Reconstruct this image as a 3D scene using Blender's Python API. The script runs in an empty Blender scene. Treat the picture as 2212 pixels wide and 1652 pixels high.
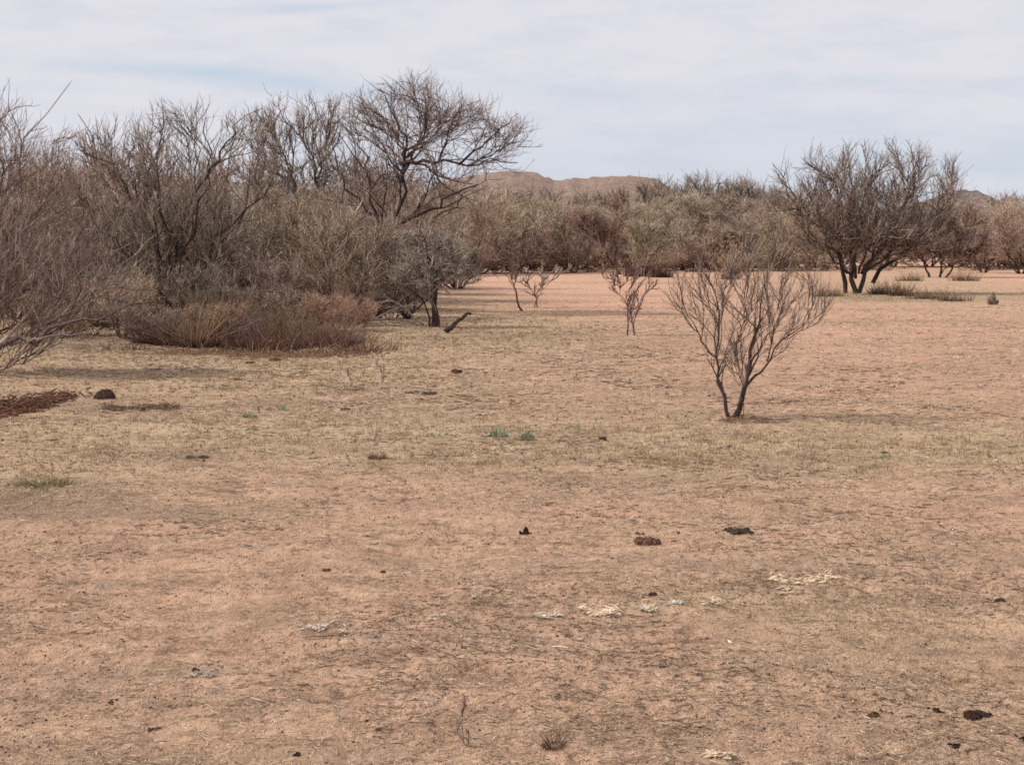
import bpy, math
import numpy as np
from mathutils import Vector

# ------------------------------------------------------------------ camera model
PW, PH = 2212.0, 1652.0            # measuring frame used for the photograph
F = 3404.0                          # focal length in those pixels
HY = 537.0                          # horizon row
CAMH = 1.7
TH = math.atan((PH / 2 - HY) / F)   # camera pitched down by this angle
ct, st = math.cos(TH), math.sin(TH)

def W(px, py, d):
    """world point on the ray through (px,py) at forward distance d"""
    a, b = px - PW / 2, PH / 2 - py
    y = F * ct + b * st
    z = -F * st + b * ct
    s = d / y
    return np.array([a * s, d, CAMH + z * s])

def GD(py):
    b = PH / 2 - py
    y = F * ct + b * st
    z = -F * st + b * ct
    return CAMH * y / (-z)

def G(px, py):
    d = GD(py)
    p = W(px, py, d)
    return p

def to_px(x, y):
    """ground points -> photo coordinates (used only for colour zoning of the soil)"""
    dz = -CAMH
    fwd = y * ct - dz * st
    up = y * st + dz * ct
    fwd = np.maximum(fwd, 0.3)
    return PW / 2 + F * x / fwd, PH / 2 - F * up / fwd

def mpp(d):      # metres per photo pixel at distance d
    return d / F

# ------------------------------------------------------------------ noise
def _hash(ix, iy, seed):
    h = (ix * 374761393 + iy * 668265263 + seed * 1442695041) & 0xFFFFFFFF
    h = ((h ^ (h >> 13)) * 1274126177) & 0xFFFFFFFF
    h = h ^ (h >> 16)
    return (h & 0xFFFFFF) / float(0xFFFFFF)

def vnoise(x, y, seed=0):
    x = np.asarray(x, dtype=np.float64); y = np.asarray(y, dtype=np.float64)
    ix = np.floor(x).astype(np.int64); iy = np.floor(y).astype(np.int64)
    fx = x - ix; fy = y - iy
    fx = fx * fx * (3 - 2 * fx); fy = fy * fy * (3 - 2 * fy)
    a = _hash(ix, iy, seed); b = _hash(ix + 1, iy, seed)
    c = _hash(ix, iy + 1, seed); d = _hash(ix + 1, iy + 1, seed)
    return (a * (1 - fx) + b * fx) * (1 - fy) + (c * (1 - fx) + d * fx) * fy

def fbm(x, y, seed=0, oct=4, gain=0.5):
    s = 0; a = 1; n = 0
    for i in range(oct):
        s = s + a * vnoise(x * 2 ** i + 17.3 * i, y * 2 ** i - 9.1 * i, seed + i)
        n += a; a *= gain
    return s / n          # 0..1

def gh(x, y):
    """terrain height"""
    x = np.asarray(x, float); y = np.asarray(y, float)
    r = np.hypot(x, y)
    far = np.clip((r - 15) / 60, 0, 1)
    h = (fbm(x / 3.1, y / 3.1, 5, 3) - .5) * 0.07 * (1 - .3 * far)
    h = h + (fbm(x / 22., y / 22., 9, 2) - .5) * 0.22 * np.clip(r / 30, 0, 1)
    return h

def gh1(x, y):
    return float(gh(np.array([x]), np.array([y]))[0])

# ------------------------------------------------------------------ scene helpers
scene = bpy.context.scene
C = scene.collection

def link(o, parent=None):
    C.objects.link(o)
    if parent is not None:
        o.parent = parent
    return o

def mesh_np(name, V, Q=None, T=None, col=None, smooth=False):
    """mesh from numpy vertices, quads, tris and optional per-vertex colour"""
    me = bpy.data.meshes.new(name)
    V = np.asarray(V, dtype=np.float32)
    nq = 0 if Q is None else len(Q); nt = 0 if T is None else len(T)
    me.vertices.add(len(V)); me.vertices.foreach_set('co', V.ravel())
    parts = []; starts = []
    if nq:
        parts.append(np.asarray(Q, np.int32).ravel()); starts.append(np.arange(nq, dtype=np.int32) * 4)
    if nt:
        parts.append(np.asarray(T, np.int32).ravel()); starts.append(nq * 4 + np.arange(nt, dtype=np.int32) * 3)
    li = np.concatenate(parts)
    me.loops.add(len(li)); me.loops.foreach_set('vertex_index', li)
    me.polygons.add(nq + nt); me.polygons.foreach_set('loop_start', np.concatenate(starts))
    if smooth:
        me.polygons.foreach_set('use_smooth', np.ones(nq + nt, dtype=bool))
    me.update(calc_edges=True)
    if col is not None:
        ca = me.color_attributes.new('Col', 'FLOAT_COLOR', 'POINT')
        c4 = np.ones((len(V), 4), np.float32); c4[:, :3] = col
        ca.data.foreach_set('color', c4.ravel())
    return me

def obj(name, me, m, parent=None, label=None):
    o = bpy.data.objects.new(name, me)
    if m is not None and len(me.materials) == 0:
        me.materials.append(m)
    link(o, parent)
    if label: o['label'] = label
    return o

def tag(o, label=None, cat=None, group=None, kind=None):
    if label: o['label'] = label
    if cat: o['category'] = cat
    if group: o['group'] = group
    if kind: o['kind'] = kind
    return o

def thing(name, label, cat, loc=(0, 0, 0), group=None):
    o = bpy.data.objects.new(name, None); C.objects.link(o)
    o.empty_display_size = .2
    o.location = [float(v) for v in loc]
    return tag(o, label, cat, group)

def dup(root, loc, rotz, scale, label, group):
    r = root.copy(); C.objects.link(r)
    r.location = [float(v) for v in loc]; r.rotation_euler = (0, 0, rotz); r.scale = scale
    r['label'] = label
    r['group'] = group
    for ch in list(root.children):
        c = ch.copy(); C.objects.link(c); c.parent = r
    return r

# ------------------------------------------------------------------ materials
def new_mat(name):
    m = bpy.data.materials.new(name); m.use_nodes = True
    nt = m.node_tree; b = nt.nodes['Principled BSDF']
    b.inputs['Roughness'].default_value = .9
    b.inputs['Specular IOR Level'].default_value = .03
    return m, nt, b

def ramp(nt, stops):
    r = nt.nodes.new('ShaderNodeValToRGB')
    els = r.color_ramp.elements
    while len(els) > 1: els.remove(els[-1])
    els[0].position = stops[0][0]; els[0].color = (*stops[0][1], 1)
    for p, c in stops[1:]:
        e = els.new(p); e.color = (*c, 1)
    return r

def noise(nt, scale, detail=3, rough=.6, vec=None, dist=0):
    n = nt.nodes.new('ShaderNodeTexNoise')
    n.inputs['Scale'].default_value = scale; n.inputs['Detail'].default_value = detail
    n.inputs['Roughness'].default_value = rough; n.inputs['Distortion'].default_value = dist
    if vec is not None: nt.links.new(vec, n.inputs['Vector'])
    return n

def mixc(nt, a, b, fac, mode='MIX'):
    m = nt.nodes.new('ShaderNodeMix'); m.data_type = 'RGBA'; m.blend_type = mode
    for s, v in ((m.inputs[6], a), (m.inputs[7], b), (m.inputs[0], fac)):
        if isinstance(v, bpy.types.NodeSocket): nt.links.new(v, s)
        elif isinstance(v, (int, float)): s.default_value = v
        else: s.default_value = (*v, 1)
    return m.outputs[2]

def mathn(nt, op, a, b=None, c=None, clamp=False):
    m = nt.nodes.new('ShaderNodeMath'); m.operation = op; m.use_clamp = clamp
    for s, v in zip(m.inputs, (a, b, c)):
        if v is None: continue
        if isinstance(v, bpy.types.NodeSocket): nt.links.new(v, s)
        else: s.default_value = v
    return m.outputs[0]

def maprange(nt, v, a, b, c=0, d=1):
    m = nt.nodes.new('ShaderNodeMapRange'); m.clamp = True
    m.interpolation_type = 'SMOOTHSTEP'
    nt.links.new(v, m.inputs[0])
    for i, x in enumerate((a, b, c, d)): m.inputs[i + 1].default_value = x
    return m.outputs[0]

def attr_mat(name, scale=30, amount=.5, bump=0.0, translucent=0.0, objvar=0.0):
    """colour from the per-vertex attribute, broken up by noise"""
    m, nt, b = new_mat(name)
    at = nt.nodes.new('ShaderNodeAttribute'); at.attribute_name = 'Col'
    tc = nt.nodes.new('ShaderNodeTexCoord')
    n = noise(nt, scale, 4, .65, tc.outputs['Object'])
    f = maprange(nt, n.outputs['Fac'], .3, .7, 1 - amount, 1 + amount * .6)
    comb = nt.nodes.new('ShaderNodeCombineXYZ')
    for i in range(3): nt.links.new(f, comb.inputs[i])
    col = mixc(nt, at.outputs['Color'], comb.outputs[0], 1.0, 'MULTIPLY')
    if objvar:
        oi = nt.nodes.new('ShaderNodeObjectInfo')
        hs = nt.nodes.new('ShaderNodeHueSaturation')
        nt.links.new(col, hs.inputs['Color'])
        nt.links.new(maprange(nt, oi.outputs['Random'], 0, 1, 1 - objvar, 1 + objvar), hs.inputs['Value'])
        nt.links.new(maprange(nt, mathn(nt, 'FRACT', mathn(nt, 'MULTIPLY', oi.outputs['Random'], 7.3)), 0, 1, .488, .515), hs.inputs['Hue'])
        col = hs.outputs[0]
    nt.links.new(col, b.inputs['Base Color'])
    if bump:
        bp = nt.nodes.new('ShaderNodeBump'); bp.inputs['Strength'].default_value = bump
        bp.inputs['Distance'].default_value = .02
        nt.links.new(n.outputs['Fac'], bp.inputs['Height']); nt.links.new(bp.outputs[0], b.inputs['Normal'])
    return m

M_bark = attr_mat('bark', 22, .5, .8)
M_twig = attr_mat('twig', 8, .35, 0, 0, .12)
M_grass = attr_mat('dry_grass', 4, .25)
M_litter = attr_mat('litter', 40, .4)
M_clod = attr_mat('clod', 45, .55, 1.0)
M_leaf = attr_mat('leaf', 25, .35)

def ground_material():
    m, nt, b = new_mat('soil')
    b.inputs['Specular IOR Level'].default_value = .05
    b.inputs['Roughness'].default_value = 1
    tc = nt.nodes.new('ShaderNodeTexCoord'); P = tc.outputs['Object']
    at = nt.nodes.new('ShaderNodeAttribute'); at.attribute_name = 'Col'   # R bare-red, G grass, B dark/greenish and painted shade
    sep = nt.nodes.new('ShaderNodeSeparateColor'); nt.links.new(at.outputs['Color'], sep.inputs[0])
    n_big = noise(nt, .55, 4, .6, P).outputs['Fac']
    n_mid = noise(nt, 3.2, 5, .65, P).outputs['Fac']
    n_fine = noise(nt, 16, 5, .7, P).outputs['Fac']
    n_grit = noise(nt, 70, 3, .7, P).outputs['Fac']
    soil = mixc(nt, (.47, .288, .193), (.70, .45, .305), maprange(nt, n_mid, .35, .65))
    soil = mixc(nt, soil, (.37, .25, .175), maprange(nt, n_big, .5, .72, 0, .7))
    red = mixc(nt, (.71, .43, .30), (.54, .325, .225), maprange(nt, n_mid, .4, .65))
    col = mixc(nt, soil, red, sep.outputs['Red'])
    gr = mixc(nt, (.48, .34, .215), (.74, .56, .36), maprange(nt, n_fine, .38, .62))
    gf = mathn(nt, 'MULTIPLY', sep.outputs['Green'], maprange(nt, n_mid, .3, .6, .45, 1), clamp=True)
    col = mixc(nt, col, gr, gf)
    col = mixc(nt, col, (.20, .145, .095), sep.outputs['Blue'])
    # fine grain : painted shade of crumbs and stubble, dark litter, pale grit
    n_f2 = noise(nt, 26, 6, .72, P, .6).outputs['Fac']
    n_patch = noise(nt, 1.7, 4, .6, P).outputs['Fac']
    calm = mathn(nt, 'MULTIPLY', maprange(nt, n_patch, .36, .58, .25, 1), mathn(nt, 'MULTIPLY_ADD', sep.outputs['Red'], -.3, 1.))
    mp = nt.nodes.new('ShaderNodeMapping'); mp.inputs['Rotation'].default_value = (0, 0, math.radians(-32))
    mp.inputs['Scale'].default_value = (.38, 1.25, 1); nt.links.new(P, mp.inputs['Vector'])
    n_str = noise(nt, 7.5, 5, .68, mp.outputs[0], .5).outputs['Fac']
    n_wide = noise(nt, 1.1, 4, .6, mp.outputs[0], .3).outputs['Fac']
    col = mixc(nt, col, (.225, .14, .09), mathn(nt, 'MULTIPLY', maprange(nt, n_str, .50, .63, 0, .8), calm))  # litter streaks; on the clearing they stand in for thin shadows
    col = mixc(nt, col, (.30, .215, .155), mathn(nt, 'MULTIPLY', maprange(nt, n_wide, .46, .64, 0, .42), mathn(nt, 'MULTIPLY_ADD', sep.outputs['Red'], -.3, 1.)))
    col = mixc(nt, col, (.22, .135, .085), mathn(nt, 'MULTIPLY', maprange(nt, n_fine, .49, .64, 0, .6), calm))
    col = mixc(nt, col, (.125, .07, .046), mathn(nt, 'MULTIPLY', maprange(nt, n_f2, .59, .69, 0, .85), calm))
    col = mixc(nt, col, (.34, .27, .225), mathn(nt, 'MULTIPLY', maprange(nt, n_mid, .56, .7, 0, .55), calm))
    col = mixc(nt, col, (.80, .60, .44), maprange(nt, n_grit, .57, .70, 0, .8))
    vor = nt.nodes.new('ShaderNodeTexVoronoi'); vor.inputs['Scale'].default_value = 9
    nt.links.new(P, vor.inputs['Vector'])
    col = mixc(nt, col, (.12, .085, .065), mathn(nt, 'MULTIPLY', maprange(nt, vor.outputs['Distance'], .10, .24, .75, 0), maprange(nt, n_mid, .5, .62, 0, 1)))
    nt.links.new(col, b.inputs['Base Color'])
    h = mathn(nt, 'ADD', mathn(nt, 'MULTIPLY', n_fine, 1.0), mathn(nt, 'MULTIPLY', n_grit, .35))
    bp = nt.nodes.new('ShaderNodeBump'); bp.inputs['Strength'].default_value = 1.0
    bp.inputs['Distance'].default_value = .05
    nt.links.new(h, bp.inputs['Height']); nt.links.new(bp.outputs[0], b.inputs['Normal'])
    return m
M_soil = ground_material()

# ------------------------------------------------------------------ soil zoning
def blobs(px, py, L):
    s = 0
    for (cx, cy, sx, sy, a) in L:
        s = s + a * np.exp(-(((px - cx) / sx) ** 2 + ((py - cy) / sy) ** 2))
    return s

RED = [(1130, 612, 230, 26, 1.2), (1500, 650, 330, 60, .75), (2050, 700, 420, 55, .85), (2130, 850, 260, 50, .6),
       (1750, 770, 300, 50, .55), (1350, 660, 200, 40, .5), (2200, 600, 120, 14, 1.), (980, 1070, 330, 40, .38), (200, 1210, 380, 70, .35),
       (2180, 1120, 180, 40, .55), (1750, 1150, 200, 30, .25), (120, 1480, 200, 40, .3), (2150, 1600, 150, 60, .4), (1700, 1620, 200, 30, .3), (1400, 1090, 200, 30, .3)]
GRASS = [(300, 935, 420, 52, 1.2), (800, 930, 400, 60, .6), (1150, 950, 350, 40, .7), (1600, 965, 500, 62, 1.0), (2100, 965, 320, 55, .95),
         (300, 780, 500, 50, .9), (900, 770, 300, 60, .55), (1150, 715, 260, 40, .85), (60, 1030, 240, 50, 1.), (1970, 643, 250, 17, 1.3), (1900, 612, 300, 10, .5), (2150, 668, 300, 6, .5),
         (1900, 1400, 420, 120, .55), (1500, 1290, 300, 50, .35), (1200, 1600, 800, 70, .2), (500, 800, 400, 50, .4), (950, 640, 120, 25, .4)]
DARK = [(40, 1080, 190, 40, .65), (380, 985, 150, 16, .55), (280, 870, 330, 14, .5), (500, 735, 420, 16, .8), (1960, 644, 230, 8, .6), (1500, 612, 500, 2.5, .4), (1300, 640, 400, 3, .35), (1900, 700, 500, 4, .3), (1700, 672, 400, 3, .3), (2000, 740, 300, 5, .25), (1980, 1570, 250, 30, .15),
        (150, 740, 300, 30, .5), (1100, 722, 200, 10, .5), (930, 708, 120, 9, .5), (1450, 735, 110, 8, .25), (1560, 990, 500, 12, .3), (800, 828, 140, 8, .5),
        (1150, 655, 160, 5, .45)]  # dark grass; also painted shade under thicket and weeds, thin shadow streaks

def zones(x, y):
    px, py = to_px(x, y)
    front = (y > 1)
    n1 = fbm(x / 1.3, y / 1.3, 21, 4); n2 = fbm(x / .5, y / .7, 31, 3); n3 = fbm(x / 4, y / 6, 41, 3)
    base_g = np.where(front, .0, .0) + .12
    g = base_g + blobs(px, py, GRASS) * (.55 + .9 * n1) + (n3 - .5) * .9
    r = blobs(px, py, RED) * (.6 + .8 * n1) + (n3 - .45) * .5
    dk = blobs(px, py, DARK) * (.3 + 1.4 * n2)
    # soft dark flecks everywhere (painted shade of stubble and low relief)
    fleck_shade = np.clip((fbm(x / .9, y / .9, 61, 4) - .56) * 3, 0, .35)
    r = np.clip(r, 0, 1); g = np.clip(g - .55 * r, 0, 1); dk = np.clip(dk + fleck_shade * .5 * (1 - r), 0, .9)
    return r, g, dk

def build_ground():
    rad = []
    r = .6
    while r < 4.2: rad.append(r); r *= 1.06
    while r < 14: rad.append(r); r *= 1.0036
    while r < 26: rad.append(r); r *= 1.0055
    while r < 160: rad.append(r); r *= 1.012
    while r < 9000: rad.append(r); r *= 1.08
    rad = np.array(rad)
    fine = np.radians(np.linspace(-25, 25, 640))
    side = np.radians(np.linspace(25, 335, 112))[1:-1]
    ang = np.concatenate([fine, side])            # 0 = +y, closes on itself
    n = len(ang)
    A, R = np.meshgrid(ang, rad)
    X = R * np.sin(A); Y = R * np.cos(A)
    Z = gh(X, Y)
    # small clods and hoof-marks that catch the sun in the foreground
    fade = np.clip(1.4 - R / 30, 0, 1) * (np.abs(((A + np.pi) % (2 * np.pi)) - np.pi) < .5)
    Z = Z + fade * ((fbm(X / .16, Y / .16, 71, 3, .75) - .5) * .055 + (fbm(X / .6, Y / .6, 77, 2) - .5) * .05)
    V = np.stack([X, Y, Z], -1).reshape(-1, 3)
    V = np.vstack([V, [[0, 0, gh1(0, 0)]]])
    m = len(rad)
    i = np.arange(m - 1)[:, None]; j = np.arange(n)[None, :]; jn = (j + 1) % n
    Q = np.stack([i * n + j, i * n + jn, (i + 1) * n + jn, (i + 1) * n + j], -1).reshape(-1, 4)
    Q = Q[:, ::-1]
    T = np.stack([np.full(n, len(V) - 1), np.arange(n), (np.arange(n) + 1) % n], -1)[:, ::-1]
    r_, g_, d_ = zones(V[:, 0], V[:, 1])
    me = mesh_np('ground', V, Q, T, np.stack([r_, g_, d_], -1), smooth=True)
    o = obj('ground', me, M_soil)
    o['kind'] = 'structure'; o['label'] = 'dry pinkish tan desert soil with patches of straw coloured grass'
    return o

def surf(x, y):
    """surface height including the small clods"""
    R = np.hypot(x, y)
    fade = np.clip(1.4 - R / 30, 0, 1)
    return gh(x, y) + fade * ((fbm(x / .16, y / .16, 71, 3, .75) - .5) * .055 + (fbm(x / .6, y / .6, 77, 2) - .5) * .05)

build_ground()

# ------------------------------------------------------------------ tubes and growth
def tubes(P, R, sides):
    """P (N,K,3), R (N,K) -> verts, quads"""
    N, K, _ = P.shape
    T = np.empty_like(P)
    T[:, 1:-1] = P[:, 2:] - P[:, :-2]; T[:, 0] = P[:, 1] - P[:, 0]; T[:, -1] = P[:, -1] - P[:, -2]
    T /= np.linalg.norm(T, axis=-1, keepdims=True) + 1e-9
    ref = np.zeros_like(T); ref[..., 0] = .31; ref[..., 1] = .95; ref[..., 2] = .05
    U = np.cross(T, ref); U /= np.linalg.norm(U, axis=-1, keepdims=True) + 1e-9
    Vv = np.cross(T, U)
    a = np.arange(sides) / sides * 2 * np.pi
    ring = (U[:, :, None] * np.cos(a)[None, None, :, None] + Vv[:, :, None] * np.sin(a)[None, None, :, None]) * R[:, :, None, None]
    V = (P[:, :, None] + ring).reshape(-1, 3)
    base = (np.arange(N) * K * sides)[:, None, None]
    k = (np.arange(K - 1) * sides)[None, :, None]
    s = np.arange(sides)[None, None, :]; sn = (s + 1) % sides
    Q = np.stack([base + k + s, base + k + sn, base + k + sides + sn, base + k + sides + s], -1).reshape(-1, 4)
    return V, Q

def grow(P, R, n, length, ang, rng, t0=.25, t1=1., K=4, gnarl=.18, up=.1, rr=.6, r_end=.35, rmin=.002, env=None, uniform=False):
    """children branches of every branch in P"""
    N, Kp, _ = P.shape
    idx = np.repeat(np.arange(N), n)
    Mn = len(idx)
    t = t0 + (t1 - t0) * ((np.tile(np.arange(n), N) + rng.random(Mn)) / n)
    f = t * (Kp - 1); i0 = np.minimum(f.astype(int), Kp - 2); w = f - i0
    S = P[idx, i0] * (1 - w)[:, None] + P[idx, i0 + 1] * w[:, None]
    T = P[idx, i0 + 1] - P[idx, i0]; T /= np.linalg.norm(T, axis=1, keepdims=True) + 1e-9
    rp = R[idx, i0] * (1 - w) + R[idx, i0 + 1] * w
    rnd = rng.normal(size=(Mn, 3)); perp = np.cross(T, rnd); perp /= np.linalg.norm(perp, axis=1, keepdims=True) + 1e-9
    A = rng.uniform(ang[0], ang[1], Mn)
    D = T * np.cos(A)[:, None] + perp * np.sin(A)[:, None]
    D[:, 2] += up; D /= np.linalg.norm(D, axis=1, keepdims=True)
    L = rng.uniform(length[0], length[1], Mn) * (1.15 - .5 * t)
    out = np.empty((Mn, K, 3)); out[:, 0] = S
    for k in range(1, K):
        D = D + rng.normal(size=(Mn, 3)) * gnarl; D[:, 2] += up * .6
        D /= np.linalg.norm(D, axis=1, keepdims=True)
        out[:, k] = out[:, k - 1] + D * (L / (K - 1))[:, None]
    keep = np.ones(Mn, bool)
    if env is not None:
        e = env(out[:, -1])
        # shorten twigs that would leave the crown, drop the ones that start far outside
        keep = e < 1.0 + np.abs(rng.normal(size=Mn)) * .13
    keep &= out[:, -1, 2] > .02
    out = out[keep]; rp = rp[keep]
    r0 = np.maximum(rp * rr, rmin)
    tap = np.linspace(1, r_end, K)
    return out, r0[:, None] * tap[None, :]

def catmull(pts, K):
    pts = np.asarray(pts, float)
    d = np.concatenate([[0], np.cumsum(np.linalg.norm(np.diff(pts, axis=0), axis=1))])
    t = np.linspace(0, d[-1], K)
    if len(pts) < 3:
        return np.stack([np.interp(t, d, pts[:, c]) for c in range(3)], -1)
    m = np.gradient(pts, d, axis=0)
    i = np.clip(np.searchsorted(d, t, side='right') - 1, 0, len(d) - 2)
    h = (d[i + 1] - d[i])[:, None]; u = ((t - d[i])[:, None]) / h
    return ((2 * u ** 3 - 3 * u ** 2 + 1) * pts[i] + (u ** 3 - 2 * u ** 2 + u) * h * m[i]
            + (-2 * u ** 3 + 3 * u ** 2) * pts[i + 1] + (u ** 3 - u ** 2) * h * m[i + 1])

def twig_mesh(name, levels, palette, rng, zdark=None):
    """levels: list of (P,R,sides,colour index weights)"""
    Vs, Qs, Cs = [], [], []; off = 0
    for (P, R, sides, pal) in levels:
        V, Q = tubes(P, R, sides)
        c = np.array(palette[pal])
        pick = c[rng.integers(0, len(c), len(P))] * rng.uniform(.55, 1.45, (len(P), 1))
        col = np.repeat(pick, P.shape[1] * sides, axis=0)
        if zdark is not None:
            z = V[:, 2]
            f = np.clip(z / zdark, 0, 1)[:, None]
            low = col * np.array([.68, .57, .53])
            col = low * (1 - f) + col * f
        Vs.append(V); Qs.append(Q + off); Cs.append(col); off += len(V)
    return mesh_np(name, np.vstack(Vs), np.vstack(Qs), None, np.vstack(Cs))

GREY = {'limb': [(0.206, 0.153, 0.126), (0.255, 0.194, 0.158), (0.147, 0.107, 0.093)],
        'branch': [(0.333, 0.250, 0.200), (0.470, 0.367, 0.288), (0.176, 0.128, 0.107), (0.353, 0.224, 0.177)],
        'twig': [(0.608, 0.484, 0.377), (0.353, 0.255, 0.200), (0.745, 0.622, 0.493), (0.196, 0.143, 0.116), (0.529, 0.347, 0.270)]}
DARKP = {'limb': [(0.083, 0.059, 0.052), (0.108, 0.082, 0.070), (0.069, 0.049, 0.045)],
        'branch': [(0.137, 0.102, 0.087), (0.255, 0.199, 0.163), (0.088, 0.065, 0.058), (0.353, 0.281, 0.223)],
        'twig': [(0.412, 0.332, 0.265), (0.186, 0.141, 0.119), (0.568, 0.469, 0.372), (0.118, 0.087, 0.076), (0.431, 0.316, 0.246)]}
OLIVE = {'limb': [(.17, .13, .11)], 'branch': [(.38, .29, .23), (.27, .20, .165)],
         'twig': [(.58, .47, .345), (.52, .40, .31), (.70, .565, .44), (.60, .44, .37), (.40, .30, .24), (.54, .46, .31)]}
REDB = {'limb': [(.12, .075, .07)], 'branch': [(.28, .17, .15), (.15, .095, .088)],
        'twig': [(.48, .30, .255), (.30, .185, .165), (.62, .43, .36), (.19, .12, .11)]}
TAN = {'limb': [(.22, .15, .11)], 'branch': [(.40, .27, .18), (.26, .165, .12)],
       'twig': [(.62, .44, .295), (.48, .32, .21), (.34, .21, .15), (.72, .55, .39)]}
GREYGREEN = {'limb': [(.09, .055, .048), (.12, .08, .068)], 'branch': [(.20, .15, .125), (.30, .24, .20)],
             'twig': [(.50, .43, .355), (.62, .54, .45), (.30, .235, .20), (.54, .43, .365)]}

def build_tree(name, label, cat, base, stems, palette, seed, env=None, dens=(6, 6, 5, 3), H=4., lens=None, thin=1.0,
               up=.12, group=None, zdark=None, angs=(.35, .95), gn=1.0, levels=4, stem_sides=8, bark=None, dist=40.):
    """stems : list of (points (n,3) local to base, r0, r1)"""
    rng = np.random.default_rng(seed)
    root = thing(name, label, cat, base, group)
    K = 12
    P0, R0 = [], []
    bark = bark or palette['limb']
    for (pts, r0, r1) in stems:
        p = catmull(pts, K)
        L = np.linalg.norm(p[-1] - p[0])
        jit = rng.normal(size=(K, 3)) * L * .014 * gn; jit[0] = 0
        p = p + jit
        r = np.linspace(0, 1, K); rad = r0 * .75 * (1 - r) ** 1.5 + r1 * (.3 + .6 * r)
        rad = rad * rng.uniform(.9, 1.12, K)
        P0.append(p); R0.append(rad)
        V, Q = tubes(p[None], rad[None], stem_sides)
        c = np.array(bark[rng.integers(len(bark))]) * rng.uniform(.85, 1.15)
        col = np.tile(c, (len(V), 1)) * rng.uniform(.8, 1.2, (len(V), 1))
        tip = len(V); V = np.vstack([V, p[-1] + (p[-1] - p[-2]) * .2]); col = np.vstack([col, c])
        s0 = (K - 1) * stem_sides
        T = [(s0 + s, s0 + (s + 1) % stem_sides, tip) for s in range(stem_sides)]
        obj('trunk' if r0 > .045 else 'stem', mesh_np(name + '_stem', V, Q, T, col, smooth=True), M_bark, root)
    P0 = np.array(P0); R0 = np.array(R0)
    lens = lens or ((.22 * H, .42 * H), (.13 * H, .25 * H), (.07 * H, .15 * H), (.035 * H, .09 * H))
    tmin = max(.0017, dist * .00013) * thin
    lv = []; P, R = P0, R0
    sidesl = (5, 4, 3, 3); pal = ('branch', 'branch', 'twig', 'twig'); Kl = (7, 5, 4, 3)
    rmins = (tmin * 2.6, tmin * 1.9, tmin * 1.35, tmin * .95)
    for i in range(levels):
        if dens[i] == 0: break
        a_ = (angs[0] * (1, .9, .75, .6)[i], angs[1] * (1, .95, .75, .6)[i])
        P, R = grow(P, R, dens[i], lens[i], a_, rng, t0=.15 if i == 0 else .12, K=Kl[i], gnarl=(.22, .24, .2, .16)[i] * gn, up=up,
                    rr=.62, rmin=rmins[i], env=env)
        R = np.minimum(R, rmins[i] * (2.4, 1.8, 1.4, 1.3)[i] * 1.3)
        lv.append((P, R, sidesl[i], pal[i]))
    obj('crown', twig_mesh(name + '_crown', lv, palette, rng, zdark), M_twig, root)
    return root, lv

def ell_env(parts, seed=0):
    """crown envelope: union of ellipsoids (cx,cy,cz,rx,ry,rz) with an uneven surface"""
    def f(p):
        best = np.full(len(p), 9.)
        for (cx, cy, cz, rx, ry, rz) in parts:
            q = np.stack([(p[:, 0] - cx) / rx, (p[:, 1] - cy) / ry, (p[:, 2] - cz) / rz], -1)
            best = np.minimum(best, np.linalg.norm(q, axis=1))
        nn = vnoise(p[:, 0] * 2.1 + p[:, 1], p[:, 2] * 2.1 + seed, seed)
        return best / (.82 + .36 * nn)
    return f

def px_tree(name, label, cat, base_px, stems_px, palette, seed, env_px=None, **kw):
    """tree measured from the photograph: stems as rows of (px,py,depth offset in metres)"""
    b = G(*base_px); d0 = b[1]
    b[2] = gh1(b[0], b[1])
    stems = []
    for (pts, r0, r1) in stems_px:
        pp = []
        for k, p in enumerate(pts):
            off = p[2] if len(p) > 2 else 0
            w = W(p[0], p[1], d0 + off) - b
            if k == 0 and w[2] < .25: w[2] = -.06
            pp.append(w)
        stems.append((np.array(pp), r0, r1))
    env = None
    if env_px:
        L = []
        for (cx, cy, rx, ry) in env_px:
            c = W(cx, cy, d0) - b; s = mpp(d0)
            L.append((c[0], 0, c[2], rx * s * 1.1, max(rx, ry) * s * .95, ry * s * 1.1))
        env = ell_env(L, seed)
    return build_tree(name, label, cat, b, stems, palette, seed, env, dist=d0, **kw)

PHASE1 = True
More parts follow.
